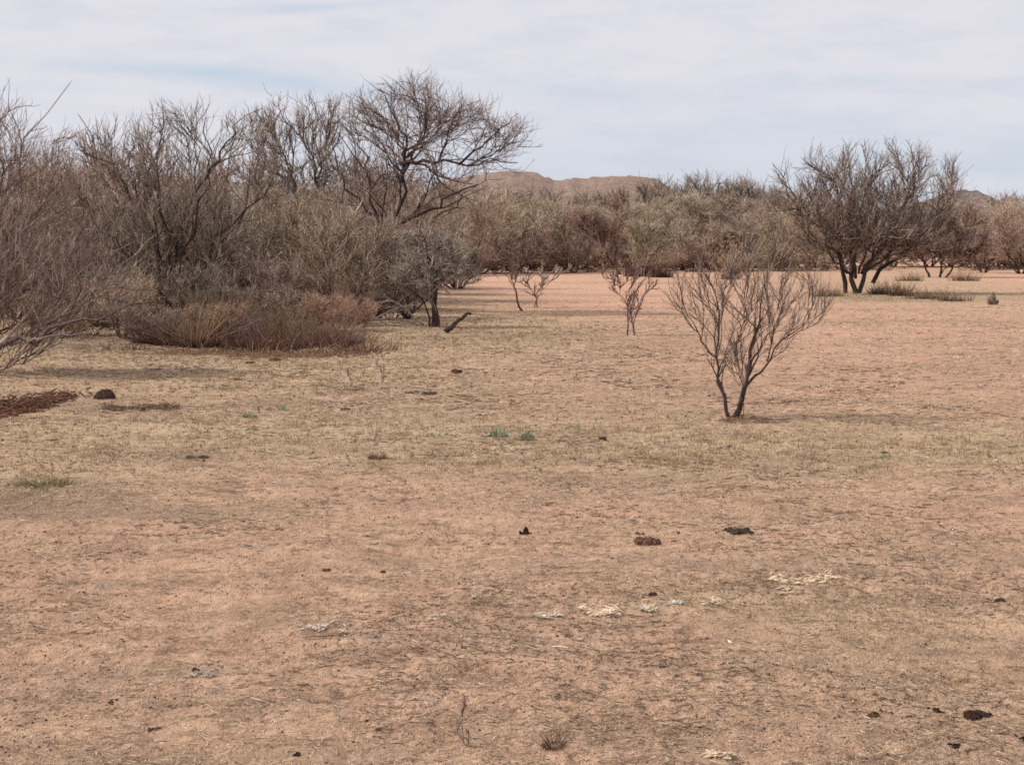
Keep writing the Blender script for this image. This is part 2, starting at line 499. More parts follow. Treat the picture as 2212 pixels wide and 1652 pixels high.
# --- the front shrub
px_tree('mesquite_shrub', 'bare V-shaped mesquite shrub standing alone nearest the camera, two dark leaning stems', 'shrub', (1578, 897), [
    ([(1579, 893, 0), (1561, 848, .03), (1550, 793, .05), (1545, 768, .05), (1556, 721, .1), (1559, 667, .12), (1545, 631, .1), (1519, 590, .05)], .030, .004),
    ([(1545, 771, .05), (1519, 743, -.05), (1498, 699, -.15), (1480, 667, -.2), (1451, 622, -.25)], .013, .003),
    ([(1480, 667, -.2), (1455, 660, -.25), (1429, 645, -.3)], .006, .002),
    ([(1559, 680, .12), (1566, 623, .15), (1588, 570, .2)], .011, .003),
    ([(1546, 760, .05), (1542, 690, .25), (1527, 631, .35), (1514, 570, .4)], .012, .003),
    ([(1552, 805, .05), (1574, 757, .0), (1599, 725, -.08), (1612, 680, -.15), (1625, 640, -.2)], .009, .003),
    ([(1580, 898, 0), (1601, 864, -.02), (1613, 830, -.05), (1621, 768, -.02), (1632, 710, .05), (1646, 667, .1), (1653, 616, .12), (1668, 565, .15)], .046, .004),
    ([(1613, 832, -.05), (1657, 779, -.12), (1693, 738, -.18), (1725, 703, -.22), (1748, 668, -.25), (1755, 640, -.25), (1745, 612, -.25)], .017, .003),
    ([(1700, 733, -.18), (1735, 712, -.1), (1775, 690, -.05), (1800, 655, 0)], .007, .002),
    ([(1620, 790, 0), (1650, 735, .2), (1680, 690, .35), (1700, 640, .4), (1722, 590, .45)], .013, .003),
    ([(1604, 862, 0), (1603, 820, .1), (1592, 778, .15)], .006, .002),
    ([(1632, 715, 0), (1612, 672, .1), (1608, 620, .15), (1622, 575, .2)], .009, .002),
    ([(1657, 780, -.1), (1668, 730, -.3), (1675, 680, -.4), (1690, 640, -.45)], .010, .002),
], {'limb': [(.085, .058, .056), (.115, .082, .075)], 'branch': [(.15, .105, .095), (.34, .26, .22), (.09, .064, .06)], 'twig': [(.32, .235, .19), (.17, .118, .105), (.46, .355, .29), (.24, .165, .14)]},
    11, [(1530, 640, 105, 98), (1660, 640, 130, 112), (1600, 720, 105, 70), (1745, 650, 65, 80)], H=1.6, dens=(8, 5, 3, 1), lens=((.25, .6), (.16, .36), (.1, .2), (.04, .1)),
    angs=(.28, .62), up=.14, gn=.7, thin=.95)

# --- tall leafless tree, right of centre clearing
px_tree('mesquite_tree', 'bare spreading mesquite on the far right clearing, several dark trunks from one base', 'tree', (1845, 634), [
    ([(1826, 636, 0), (1820, 578, 0), (1802, 541, -.2), (1783, 510, -.4), (1746, 473, -.8), (1715, 430, -1.), (1678, 356, -1.2)], .12, .012),
    ([(1851, 636, 0), (1839, 584, .1), (1833, 535, .2), (1826, 473, .4), (1808, 411, .5), (1786, 380, .6), (1743, 338, .6)], .13, .012),
    ([(1854, 634, 0), (1866, 584, -.1), (1901, 541, -.4), (1941, 479, -.7), (1963, 430, -.9), (1975, 360, -1.), (1985, 325, -1.)], .12, .012),
    ([(1839, 590, 0), (1842, 529, .5), (1870, 473, 1.2), (1876, 400, 1.5), (1850, 345, 1.6)], .10, .01),
    ([(1885, 612, .3), (1912, 574, .3), (1941, 560, .4), (1994, 510, .6), (2050, 450, .7), (2080, 400, .8)], .10, .012),
    ([(1830, 590, 0), (1800, 520, 1.), (1770, 470, 1.6), (1755, 410, 2)], .07, .01),
    ([(1862, 590, 0), (1900, 510, 1.), (1925, 430, 1.5), (1915, 360, 1.7)], .08, .01),
    ([(1848, 600, 0), (1850, 520, -1), (1860, 440, -1.6), (1895, 370, -1.8)], .08, .01),
    ([(1835, 590, 0), (1790, 545, -.8), (1755, 515, -1.4), (1725, 480, -1.8)], .06, .01),
    ([(1866, 590, 0), (1930, 540, -.8), (1990, 500, -1.4), (2040, 450, -1.7)], .07, .01),
    ([(1855, 590, 0), (1880, 530, -1.5), (1930, 480, -2.2), (1960, 420, -2.5)], .06, .01),
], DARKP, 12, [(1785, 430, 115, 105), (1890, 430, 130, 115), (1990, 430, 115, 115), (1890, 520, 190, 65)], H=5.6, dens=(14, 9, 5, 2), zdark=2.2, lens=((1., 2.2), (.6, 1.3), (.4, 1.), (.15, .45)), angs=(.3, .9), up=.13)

# --- big tree left of centre
px_tree('mesquite_tree', 'tallest bare mesquite left of the clearing, wide crown with a level limb reaching right', 'tree', (845, 680), [
    ([(838, 684, 0), (842, 600, 0), (848, 508, 0), (858, 450, 0), (870, 410, 0), (863, 378, .1), (848, 352, .2), (823, 322, .4), (801, 285, .5), (784, 238, .6)], .13, .012),
    ([(848, 508, 0), (856, 490, -.4), (903, 464, -1.), (928, 448, -1.3), (975, 425, -1.6), (1030, 400, -1.8)], .11, .02),
    ([(868, 395, 0), (874, 352, 0), (877, 302, -.1), (850, 250, -.2), (822, 200, -.3), (812, 195, -.3)], .075, .008),
    ([(870, 375, 0), (895, 325, -.4), (921, 273, -.6), (917, 229, -.7), (912, 212, -.8)], .065, .008),
    ([(866, 354, 0), (905, 351, -.5), (946, 352, -.9), (1018, 359, -1.3), (1060, 354, -1.5), (1115, 352, -1.6)], .075, .014),
    ([(946, 352, -.9), (965, 300, -.9), (985, 250, -.8), (1000, 225, -.8)], .045, .008),
    ([(990, 356, -1.2), (1045, 310, -1.2), (1085, 275, -1.2), (1118, 245, -1.2)], .045, .008),
    ([(1010, 358, -1.3), (1070, 330, -1.), (1110, 310, -.8), (1150, 300, -.6)], .035, .006),
    ([(880, 340, 0), (930, 300, .6), (985, 250, .9), (1035, 215, 1.)], .05, .008),
    ([(875, 360, 0), (860, 300, .6), (865, 240, .8), (878, 205, .9)], .05, .008),
    ([(842, 620, 0), (815, 470, .8), (798, 381, 1.), (765, 330, 1.), (729, 287, 1.), (690, 235, 1.)], .10, .008),
    ([(815, 470, .8), (760, 420, 1.6), (729, 363, 1.8), (725, 287, 1.8), (738, 225, 1.8)], .06, .008),
    ([(798, 400, .8), (790, 330, 1.5), (760, 260, 1.9), (762, 220, 2)], .05, .008),
    ([(845, 560, 0), (900, 520, .8), (960, 460, 1.3), (1010, 420, 1.6), (1080, 385, 1.8)], .06, .008),
], {'limb': DARKP['limb'], 'branch': [(.14, .10, .09), (.27, .20, .175), (.09, .064, .06)], 'twig': [(.38, .295, .255), (.19, .138, .125), (.54, .43, .37), (.12, .085, .08), (.40, .28, .24)]},
    13, [(860, 305, 165, 122), (740, 330, 135, 112), (985, 305, 130, 100), (1070, 320, 105, 85), (850, 420, 200, 60)], H=6.2, dens=(11, 8, 5, 1), lens=((1., 2.1), (.6, 1.3), (.4, .9), (.15, .4)), angs=(.35, .95), up=.11, thin=.9)

# --- tangled multi-stem tree at left
px_tree('mesquite_tree', 'bare mesquite rising from the tawny dry undergrowth at left, fan of dark stems', 'tree', (383, 700), [
    ([(390, 703, 0), (400, 670, 0), (416, 623, 0), (452, 562, -.2), (481, 511, -.4), (535, 453, -.6), (590, 395, -.8)], .15, .012),
    ([(378, 700, 0), (380, 640, 0), (383, 562, 0), (400, 508, .1), (419, 417, .2), (427, 363, .2), (398, 265, .2), (387, 240, .2)], .09, .01),
    ([(419, 417, .2), (452, 381, .1), (480, 330, 0), (499, 290, 0), (550, 240, 0), (570, 232, 0)], .055, .008),
    ([(376, 690, 0), (372, 600, -.2), (354, 490, -.3), (347, 381, -.3), (351, 262, -.4)], .08, .01),
    ([(372, 700, 0), (362, 660, 0), (330, 500, .3), (282, 428, .5), (264, 363, .5), (202, 320, .6), (162, 255, .6)], .10, .01),
    ([(330, 500, .3), (300, 440, 1.), (282, 360, 1.3), (270, 290, 1.4)], .06, .01),
    ([(396, 660, 0), (415, 636, -.3), (441, 641, -.5), (481, 634, -.7), (513, 627, -.9), (556, 627, -1.1)], .05, .015),
    ([(400, 640, 0), (440, 560, 1.), (470, 450, 1.6), (490, 370, 1.8), (510, 300, 1.8)], .08, .01),
    ([(383, 600, 0), (410, 500, -1), (440, 410, -1.4), (455, 320, -1.5), (450, 250, -1.5)], .06, .01),
    ([(370, 660, 0), (310, 590, -.8), (250, 530, -1.3), (200, 470, -1.6), (170, 420, -1.7)], .06, .01),
], DARKP, 14, [(270, 350, 125, 95), (400, 325, 130, 98), (500, 335, 110, 95), (560, 400, 100, 80), (350, 470, 220, 110)], H=4.8, dens=(11, 8, 5, 1), lens=((.8, 1.7), (.5, 1.05), (.3, .7), (.12, .35)), angs=(.3, .85), up=.15)

# --- left edge tree, nearest
px_tree('mesquite_tree', 'bare mesquite cut by the left edge, low pale limb sweeping over the ground', 'tree', (-95, 795), [
    ([(-95, 800, 0), (-40, 770, -.6), (0, 750, -1.1), (60, 736, -1.4), (130, 710, -1.6), (188, 680, -1.7), (250, 664, -1.8), (330, 640, -1.9)], .085, .012),
    ([(-90, 795, 0), (-30, 715, .2), (40, 645, .3), (100, 605, .4), (180, 540, .5), (250, 480, .6)], .06, .008),
    ([(-92, 795, 0), (-70, 650, .2), (-20, 500, .2), (40, 380, .2), (62, 290, .2), (98, 225, .2), (130, 185, .2)], .07, .006),
    ([(-98, 795, 0), (-100, 600, 0), (-70, 420, 0), (-30, 310, 0), (8, 235, 0)], .06, .006),
    ([(-92, 795, 0), (-40, 650, -.3), (30, 530, -.5), (90, 430, -.6), (140, 330, -.7)], .06, .006),
    ([(-60, 790, 0), (0, 800, -.3), (35, 790, -.4), (80, 778, -.5)], .02, .004),
    ([(20, 745, -1.1), (90, 700, -1.), (150, 672, -.9), (215, 625, -.8), (250, 590, -.7)], .028, .006),
    ([(60, 738, -1.4), (110, 728, -1.7), (180, 722, -1.9), (260, 712, -2.)], .022, .005),
    ([(100, 724, -1.5), (150, 690, -1.4), (190, 650, -1.4), (245, 610, -1.4)], .022, .005),
    ([(-90, 760, 0), (-50, 560, .6), (0, 400, .8), (30, 310, .9), (22, 245, .9)], .05, .006),
    ([(-80, 760, 0), (-20, 680, -.6), (60, 600, -1), (120, 530, -1.2), (170, 450, -1.3)], .045, .006),
    ([(130, 712, -.3), (180, 640, 0), (240, 585, .1), (290, 560, .1)], .02, .004),
], {'limb': [(.27, .21, .195), (.14, .10, .095)], 'branch': [(.26, .19, .17), (.13, .092, .085), (.42, .32, .28)], 'twig': [(.44, .335, .29), (.25, .175, .155), (.38, .235, .21), (.14, .098, .09), (.56, .44, .375)]},
    15, [(20, 405, 110, 155), (60, 580, 190, 150), (220, 620, 110, 70), (-60, 430, 150, 190)], H=4., dens=(14, 8, 4, 2), lens=((.7, 1.5), (.45, 1.), (.3, .7), (.12, .35)), angs=(.2, .7), up=.11, thin=1.15)

# --- small stout tree with a grey-green crown
px_tree('mesquite_tree', 'small stout tree with straight dark trunk and low grey-green crown', 'tree', (938, 706), [
    ([(938, 708, 0), (939, 670, 0), (940, 640, 0), (940, 610, 0), (934, 590, 0), (931, 573, 0), (922, 537, 0), (911, 512, 0)], .135, .014),
    ([(933, 582, 0), (910, 540, -.1), (893, 515, -.15), (874, 494, -.2)], .04, .01),
    ([(939, 612, 0), (962, 586, -.1), (989, 566, -.2)], .045, .012),
    ([(935, 585, 0), (940, 550, .2), (952, 532, .25), (970, 518, .3)], .035, .01),
    ([(938, 610, 0), (920, 600, -.2), (897, 597, -.3)], .04, .015),
    ([(930, 706, 0), (926, 680, 0), (916, 655, -.1), (900, 632, -.15), (875, 620, -.2), (838, 612, -.3)], .035, .008),
    ([(938, 600, 0), (960, 560, .5), (975, 540, .7)], .04, .01),
], GREYGREEN, 16, [(935, 550, 90, 75), (965, 590, 70, 48), (885, 555, 60, 62)], H=2.3, dens=(10, 6, 4, 2), lens=((.35, .8), (.22, .5), (.15, .35), (.08, .18)), thin=1.1, up=.05, bark=[(.075, .045, .04)])

# --- saplings
px_tree('mesquite_sapling', 'slender dark sapling with one curved stem and small russet twig crown', 'sapling', (1130, 676), [
    ([(1131, 677, 0), (1121, 655, 0), (1115, 630, 0), (1116, 600, 0), (1122, 575, 0), (1130, 545, 0), (1128, 515, 0)], .040, .008),
    ([(1119, 585, 0), (1100, 560, 0), (1080, 535, .1)], .02, .006), ([(1120, 580, 0), (1145, 555, 0), (1170, 530, -.1)], .02, .006)],
    REDB, 17, [(1125, 530, 85, 62)], H=2., dens=(9, 7, 5, 2), lens=((.3, .7), (.2, .4), (.1, .25), (.05, .12)))
px_tree('mesquite_sapling', 'small pale forked sapling just right of the slender dark one', 'sapling', (1161, 669), [
    ([(1164, 670, 0), (1159, 655, 0), (1155, 640, 0), (1140, 612, .1), (1133, 590, .1)], .028, .006),
    ([(1154, 668, 0), (1156, 655, 0), (1163, 640, -.1), (1178, 622, -.15), (1196, 604, -.2), (1216, 586, -.25)], .022, .005),
    ([(1156, 642, 0), (1168, 618, .1), (1172, 588, .1)], .015, .005)],
    GREY, 18, [(1172, 585, 70, 55)], H=1.2, dens=(6, 4, 3, 1), lens=((.2, .45), (.12, .25), (.08, .15), (.05, .1)), angs=(.25, .6), thin=1.2)
px_tree('mesquite_sapling', 'spindly forked sapling on the open ground in the middle', 'sapling', (1362, 724), [
    ([(1357, 725, 0), (1355, 690, 0), (1350, 648, 0), (1336, 634, 0), (1318, 615, .05), (1306, 598, .05)], .020, .004),
    ([(1351, 645, 0), (1362, 622, 0), (1374, 605, 0), (1378, 580, 0)], .012, .003),
    ([(1369, 724, 0), (1370, 695, 0), (1380, 668, -.1), (1394, 632, -.1), (1410, 600, -.15)], .017, .004),
    ([(1369, 700, 0), (1366, 655, .15), (1373, 615, .2), (1372, 585, .2)], .014, .003),
    ([(1339, 636, 0), (1340, 615, 0), (1334, 598, 0)], .008, .003)],
    {'limb': [(.15, .095, .075)], 'branch': [(.24, .16, .13), (.19, .125, .10)], 'twig': [(.33, .23, .18), (.27, .18, .14)]},
    19, [(1360, 605, 75, 60)], H=1.2, dens=(6, 4, 3, 1), lens=((.18, .42), (.12, .25), (.08, .15), (.05, .1)), angs=(.25, .6), thin=1.2)

# --- tree behind, between the two tall ones
px_tree('mesquite_tree', 'bare mesquite with open forked top between the two tallest trees at left', 'tree', (640, 640), [
    ([(640, 642, 0), (640, 560, 0), (655, 470, 0), (640, 410, .2), (602, 378, .4), (560, 345, .5), (540, 315, .5), (537, 290, .5)], .14, .012),
    ([(655, 470, 0), (680, 420, .2), (680, 360, .3), (660, 310, .3), (625, 260, .3), (612, 235, .3)], .10, .01),
    ([(680, 400, .2), (700, 340, -.3), (705, 290, -.4), (715, 250, -.4)], .07, .01),
    ([(640, 410, .2), (620, 350, 1.), (600, 300, 1.2), (590, 260, 1.3)], .06, .01),
    ([(640, 520, 0), (590, 450, -1), (560, 400, -1.5), (570, 340, -1.8)], .07, .01),
    ([(650, 500, 0), (720, 450, 1), (760, 400, 1.4), (770, 350, 1.5)], .07, .01),
], DARKP, 20, [(600, 325, 110, 105), (690, 325, 100, 100), (650, 450, 170, 80)], H=6., dens=(11, 8, 5, 1), lens=((1., 2.), (.6, 1.2), (.4, .9), (.2, .45)), angs=(.3, .85), up=.15)

# --- crown above the reddish clump in the middle
px_tree('mesquite_tree', 'leaning dark-trunked mesquite beside the russet bush at the end of the clearing', 'tree', (1338, 593), [
    ([(1341, 594, 0), (1328, 578, 0), (1312, 555, .2), (1300, 525, .5), (1290, 490, .6)], .13, .03),
    ([(1312, 555, .2), (1330, 520, .5), (1345, 480, .7), (1350, 440, .8)], .08, .02),
    ([(1300, 530, .5), (1270, 505, .7), (1240, 480, .9)], .06, .02),
], {'limb': DARKP['limb'], 'branch': REDB['branch'], 'twig': OLIVE['twig'] + REDB['twig']}, 21,
    [(1300, 500, 85, 60), (1340, 460, 80, 55)], H=4.6, dens=(12, 9, 5, 3))

px_tree('mesquite_tree', 'pale grey-tan twiggy tree with slender stems rising out of the russet bush', 'tree', (1388, 600), [
    ([(1380, 601, 0), (1376, 570, 0), (1368, 535, .2), (1360, 495, .3), (1352, 470, .3)], .05, .012),
    ([(1390, 601, 0), (1396, 560, 0), (1402, 520, -.2), (1410, 480, -.3)], .05, .012),
    ([(1395, 600, 0), (1412, 570, 0), (1428, 540, .2), (1440, 510, .3)], .04, .01),
    ([(1385, 600, 0), (1385, 550, .5), (1388, 505, .7), (1385, 465, .8)], .04, .01),
], {'limb': [(.40, .31, .26)], 'branch': [(.42, .32, .26), (.26, .19, .155)], 'twig': [(.56, .46, .36), (.44, .35, .26), (.30, .225, .175), (.50, .44, .32)]}, 22,
    [(1370, 515, 75, 60), (1420, 525, 50, 55)], H=3.6, dens=(10, 7, 5, 2))
px_tree('mesquite_sapling', 'tall thin tan sapling beside the tawny bush behind the front shrub', 'sapling', (1545, 620), [
    ([(1545, 622, 0), (1543, 590, 0), (1535, 555, 0), (1528, 520, 0)], .03, .008), ([(1547, 622, 0), (1555, 585, 0), (1566, 550, .1), (1574, 522, .1)], .025, .006),
    ([(1549, 622, 0), (1565, 590, 0), (1590, 560, .1), (1605, 528, .1)], .022, .006)],
    TAN, 23, [(1560, 550, 75, 50)], H=2., dens=(6, 4, 2, 1), lens=((.3, .8), (.2, .5), (.1, .3), (.05, .12)))

# ------------------------------------------------------------------ prototypes repeated through the thickets
def auto_stems(rng, n, H, lean, r):
    out = []
    a0 = rng.random() * 6.28
    for k in range(n):
        a = a0 + k * 2 * math.pi / n + rng.normal() * .35
        l = rng.uniform(lean * .4, lean)
        d = np.array([math.cos(a), math.sin(a), 0])
        hh = H * rng.uniform(.62, .85)
        pts = [d * .08 + np.array([0, 0, -.08])]
        for s in (.25, .5, .75, 1):
            pts.append(d * (l * H * s ** .85 + .08) + np.array([rng.normal() * .12, rng.normal() * .12, hh * s ** 1.15]))
        out.append((np.array(pts), r * rng.uniform(.7, 1.1), r * .12))
    return out

LIB = {}
def proto(key, kindname, cat, H, wid, palette, seed, n=4, lean=.5, r=.1, dens=(7, 6, 6, 4), low=.25, **kw):
    rng = np.random.default_rng(seed)
    env = ell_env([(0, 0, H * (.5 + low / 2), wid, wid, H * (.5 - low / 2) * 1.05), (wid * .3, .2, H * .62, wid * .55, wid * .6, H * .4),
                   (-wid * .35, -.2, H * .58, wid * .5, wid * .6, H * .38)], seed)
    root, _ = build_tree(kindname, 'x', cat, (0, 0, 0), auto_stems(rng, n, H, lean, r), palette, seed + 100, env, dens=dens, H=H, **kw)
    LIB[key] = [root, H, wid, False]

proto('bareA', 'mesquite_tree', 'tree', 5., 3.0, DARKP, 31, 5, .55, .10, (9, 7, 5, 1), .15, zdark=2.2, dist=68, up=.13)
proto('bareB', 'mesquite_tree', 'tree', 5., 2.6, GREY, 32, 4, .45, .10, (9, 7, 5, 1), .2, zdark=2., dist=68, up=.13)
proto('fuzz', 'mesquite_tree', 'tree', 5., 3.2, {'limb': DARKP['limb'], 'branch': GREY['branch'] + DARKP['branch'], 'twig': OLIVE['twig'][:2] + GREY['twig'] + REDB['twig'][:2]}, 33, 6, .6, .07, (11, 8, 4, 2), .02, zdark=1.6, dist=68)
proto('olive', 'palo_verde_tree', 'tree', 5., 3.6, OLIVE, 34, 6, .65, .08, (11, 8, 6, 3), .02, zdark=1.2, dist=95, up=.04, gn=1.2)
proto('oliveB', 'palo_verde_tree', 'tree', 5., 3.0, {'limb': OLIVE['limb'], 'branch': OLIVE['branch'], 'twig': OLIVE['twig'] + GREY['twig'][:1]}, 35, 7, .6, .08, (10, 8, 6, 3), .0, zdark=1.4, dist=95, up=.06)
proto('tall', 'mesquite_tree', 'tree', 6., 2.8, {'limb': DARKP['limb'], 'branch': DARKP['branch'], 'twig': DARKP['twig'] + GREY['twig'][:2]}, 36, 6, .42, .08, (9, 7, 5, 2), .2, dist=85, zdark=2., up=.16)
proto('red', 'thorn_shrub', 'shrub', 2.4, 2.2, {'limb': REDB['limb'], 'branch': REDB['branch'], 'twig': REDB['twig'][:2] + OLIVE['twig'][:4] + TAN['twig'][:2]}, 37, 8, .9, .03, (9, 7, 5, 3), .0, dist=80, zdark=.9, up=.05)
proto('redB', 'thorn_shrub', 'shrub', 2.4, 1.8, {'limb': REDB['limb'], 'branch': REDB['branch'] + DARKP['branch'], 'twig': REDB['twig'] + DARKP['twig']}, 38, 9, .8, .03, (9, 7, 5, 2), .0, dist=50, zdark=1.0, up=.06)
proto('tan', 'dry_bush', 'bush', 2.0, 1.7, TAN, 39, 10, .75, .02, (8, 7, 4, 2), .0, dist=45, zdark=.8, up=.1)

_rr = np.random.default_rng(777)
def place(key, px, py, top, label, group, wscale=1., rot=None):
    root, H, wid, used = LIB[key]
    b = G(px, py); d = b[1]; b[2] = gh1(b[0], b[1])
    s = (py - top) * mpp(d) / H
    rot = _rr.uniform(0, 6.28) if rot is None else rot
    sc = (s * wscale, s * wscale, s)
    if not used:
        root.location = [float(v) for v in b]; root.rotation_euler = (0, 0, rot); root.scale = sc
        tag(root, label, None, group); LIB[key][3] = True
        return root
    return dup(root, b, rot, sc, label, group)

gT = 'bare trees in the left thicket'
for a in [
    ('bareB', 60, 672, 300, 'greyish bare tree behind the low pale limb at the left edge', 1.),
    ('fuzz', 190, 668, 345, 'brownish twiggy tree left of the fan of dark stems'),
    ('bareA', 262, 650, 262, 'dark-trunked bare tree showing behind the left side of the fan of stems', .8),
    ('fuzz', 330, 640, 380, 'olive-brown tree directly behind the fan of dark stems'),
    ('fuzz', 480, 655, 390, 'olive-brown tree right of the fan of dark stems', 1.1),
    ('bareB', 500, 632, 300, 'grey bare tree filling the gap right of the fan of dark stems', 1.),
    ('bareA', 30, 640, 310, 'dark bare tree deep in the thicket at the left edge', 1.),
    ('fuzz', 740, 660, 385, 'brownish twiggy tree just left of the tallest tree'),
    ('fuzz', 590, 640, 395, 'olive-brown tree below the open forked top', 1.1),
    ('bareA', 700, 625, 330, 'dark bare tree in the shade between open forked top and tallest tree', 1.),
    ('fuzz', 880, 640, 400, 'brownish twiggy tree behind the trunk of the tallest tree', 1.),
    ('fuzz', 985, 625, 395, 'olive-brown tree under the level limb of the tallest tree', 1.),
    ('fuzz', 110, 640, 360, 'olive-brown tree behind the far left thicket', 1.2),
    ('bareB', 400, 625, 330, 'grey bare tree far behind the fan of dark stems', 1.1),
    ('fuzz', 820, 622, 400, 'olive-brown tree deep behind the tallest tree', 1.2),
    ('fuzz', 250, 672, 400, 'low brownish tree behind the left foot of the fan of dark stems', 1.2),
    ('fuzz', 545, 668, 430, 'low brownish tree behind the dry undergrowth', 1.2),
    ('fuzz', 660, 672, 420, 'low brownish tree between undergrowth and tallest tree', 1.2),
    ('fuzz', 800, 674, 450, 'low brownish tree at the left foot of the tallest tree', 1.1),
    ('fuzz', 40, 690, 420, 'low brownish tree at the left edge above the pale limb', 1.2),
    ('fuzz', 420, 660, 420, 'low brownish tree seen through the fan of dark stems', 1.2),
    ('bareB', 830, 630, 330, 'grey bare tree far behind the tallest tree', 1.),
    ('bareB', 210, 628, 320, 'grey bare tree far behind the left thicket', 1.),
    ('bareA', 815, 690, 455, 'brown twiggy tree in front of the trunk of the tallest tree', .9),
    ('bareB', 735, 696, 430, 'brown twiggy tree left in front of the tallest tree', 1.),
    ('bareA', 880, 690, 470, 'brown twiggy tree just left of the small stout tree', .9),
    ('bareB', 300, 690, 400, 'grey twiggy tree in front of the left stems of the fan', 1.),
    ('bareA', 470, 690, 430, 'dark twiggy tree in front of the right stems of the fan', 1.),
    ('bareB', 130, 700, 420, 'grey twiggy tree above the crook of the pale limb', 1.),
    ('fuzz', 915, 655, 440, 'olive-brown tree right behind the small stout tree', 1.),
]:
    place(a[0], a[1], a[2], a[3], a[4], gT, a[5] if len(a) > 5 else 1.)

gY = 'tawny shrubs standing out of the left thicket'
for a in [('tan', 715, 690, 590, 'golden tan shrub in front of the thicket left of the dead heap'),
          ('tan', 215, 705, 590, 'golden tan shrub above the middle of the pale limb'),
          ('tan', 415, 640, 480, 'yellowish shrub glimpsed between the dark fan stems'),
          ('tan', 660, 650, 520, 'tan shrub deep in the thicket behind the undergrowth'),
          ('redB', 620, 690, 560, 'purplish shrub at the back of the undergrowth'),
          ('redB', 100, 690, 520, 'purplish shrub high behind the pale limb'),
          ('redB', 850, 672, 520, 'purplish shrub behind the small stout tree at left')]:
    place(a[0], a[1], a[2], a[3], a[4], gY)
gS = 'low shrubs along the foot of the left thicket'
for a in [
    ('redB', 60, 705, 560, 'russet low shrub above the pale limb at left edge'),
    ('redB', 160, 700, 560, 'russet low shrub at the crook of the pale limb'),
    ('tan', 250, 712, 600, 'tan leafless bush left of the fan of dark stems'),
    ('redB', 320, 700, 560, 'dark russet shrub at the left foot of the fan of stems'),
    ('redB', 470, 690, 560, 'russet shrub under the level low branch'),
    ('tan', 500, 700, 620, 'tan bush under the level low branch'),
    ('redB', 590, 690, 560, 'russet shrub behind the dry undergrowth'),
    ('redB', 670, 685, 580, 'small russet shrub right of the dry undergrowth'),
    ('tan', 700, 672, 575, 'pale tan bush in front of the thicket left of the tallest tree'),
    ('redB', 780, 672, 565, 'russet shrub at the left foot of the tallest tree'),
    ('tan', 850, 668, 590, 'tan bush at the foot of the tallest tree'),
    ('redB', 905, 650, 545, 'russet shrub behind the small stout tree'),
    ('redB', 990, 625, 530, 'russet shrub right of the small stout tree'),
    ('tan', 110, 722, 630, 'tan bush beneath the pale limb'),
    ('redB', 560, 665, 500, 'tall dark russet shrub in the middle of the left thicket'),
    ('redB', 720, 655, 500, 'tall russet shrub in the shade left of the tallest tree'),
    ('redB', 230, 670, 500, 'tall russet shrub deep in the thicket at left'),
    ('redB', 30, 690, 480, 'tall russet shrub touching the left edge'),
]:
    place(a[0], a[1], a[2], a[3], a[4], gS)

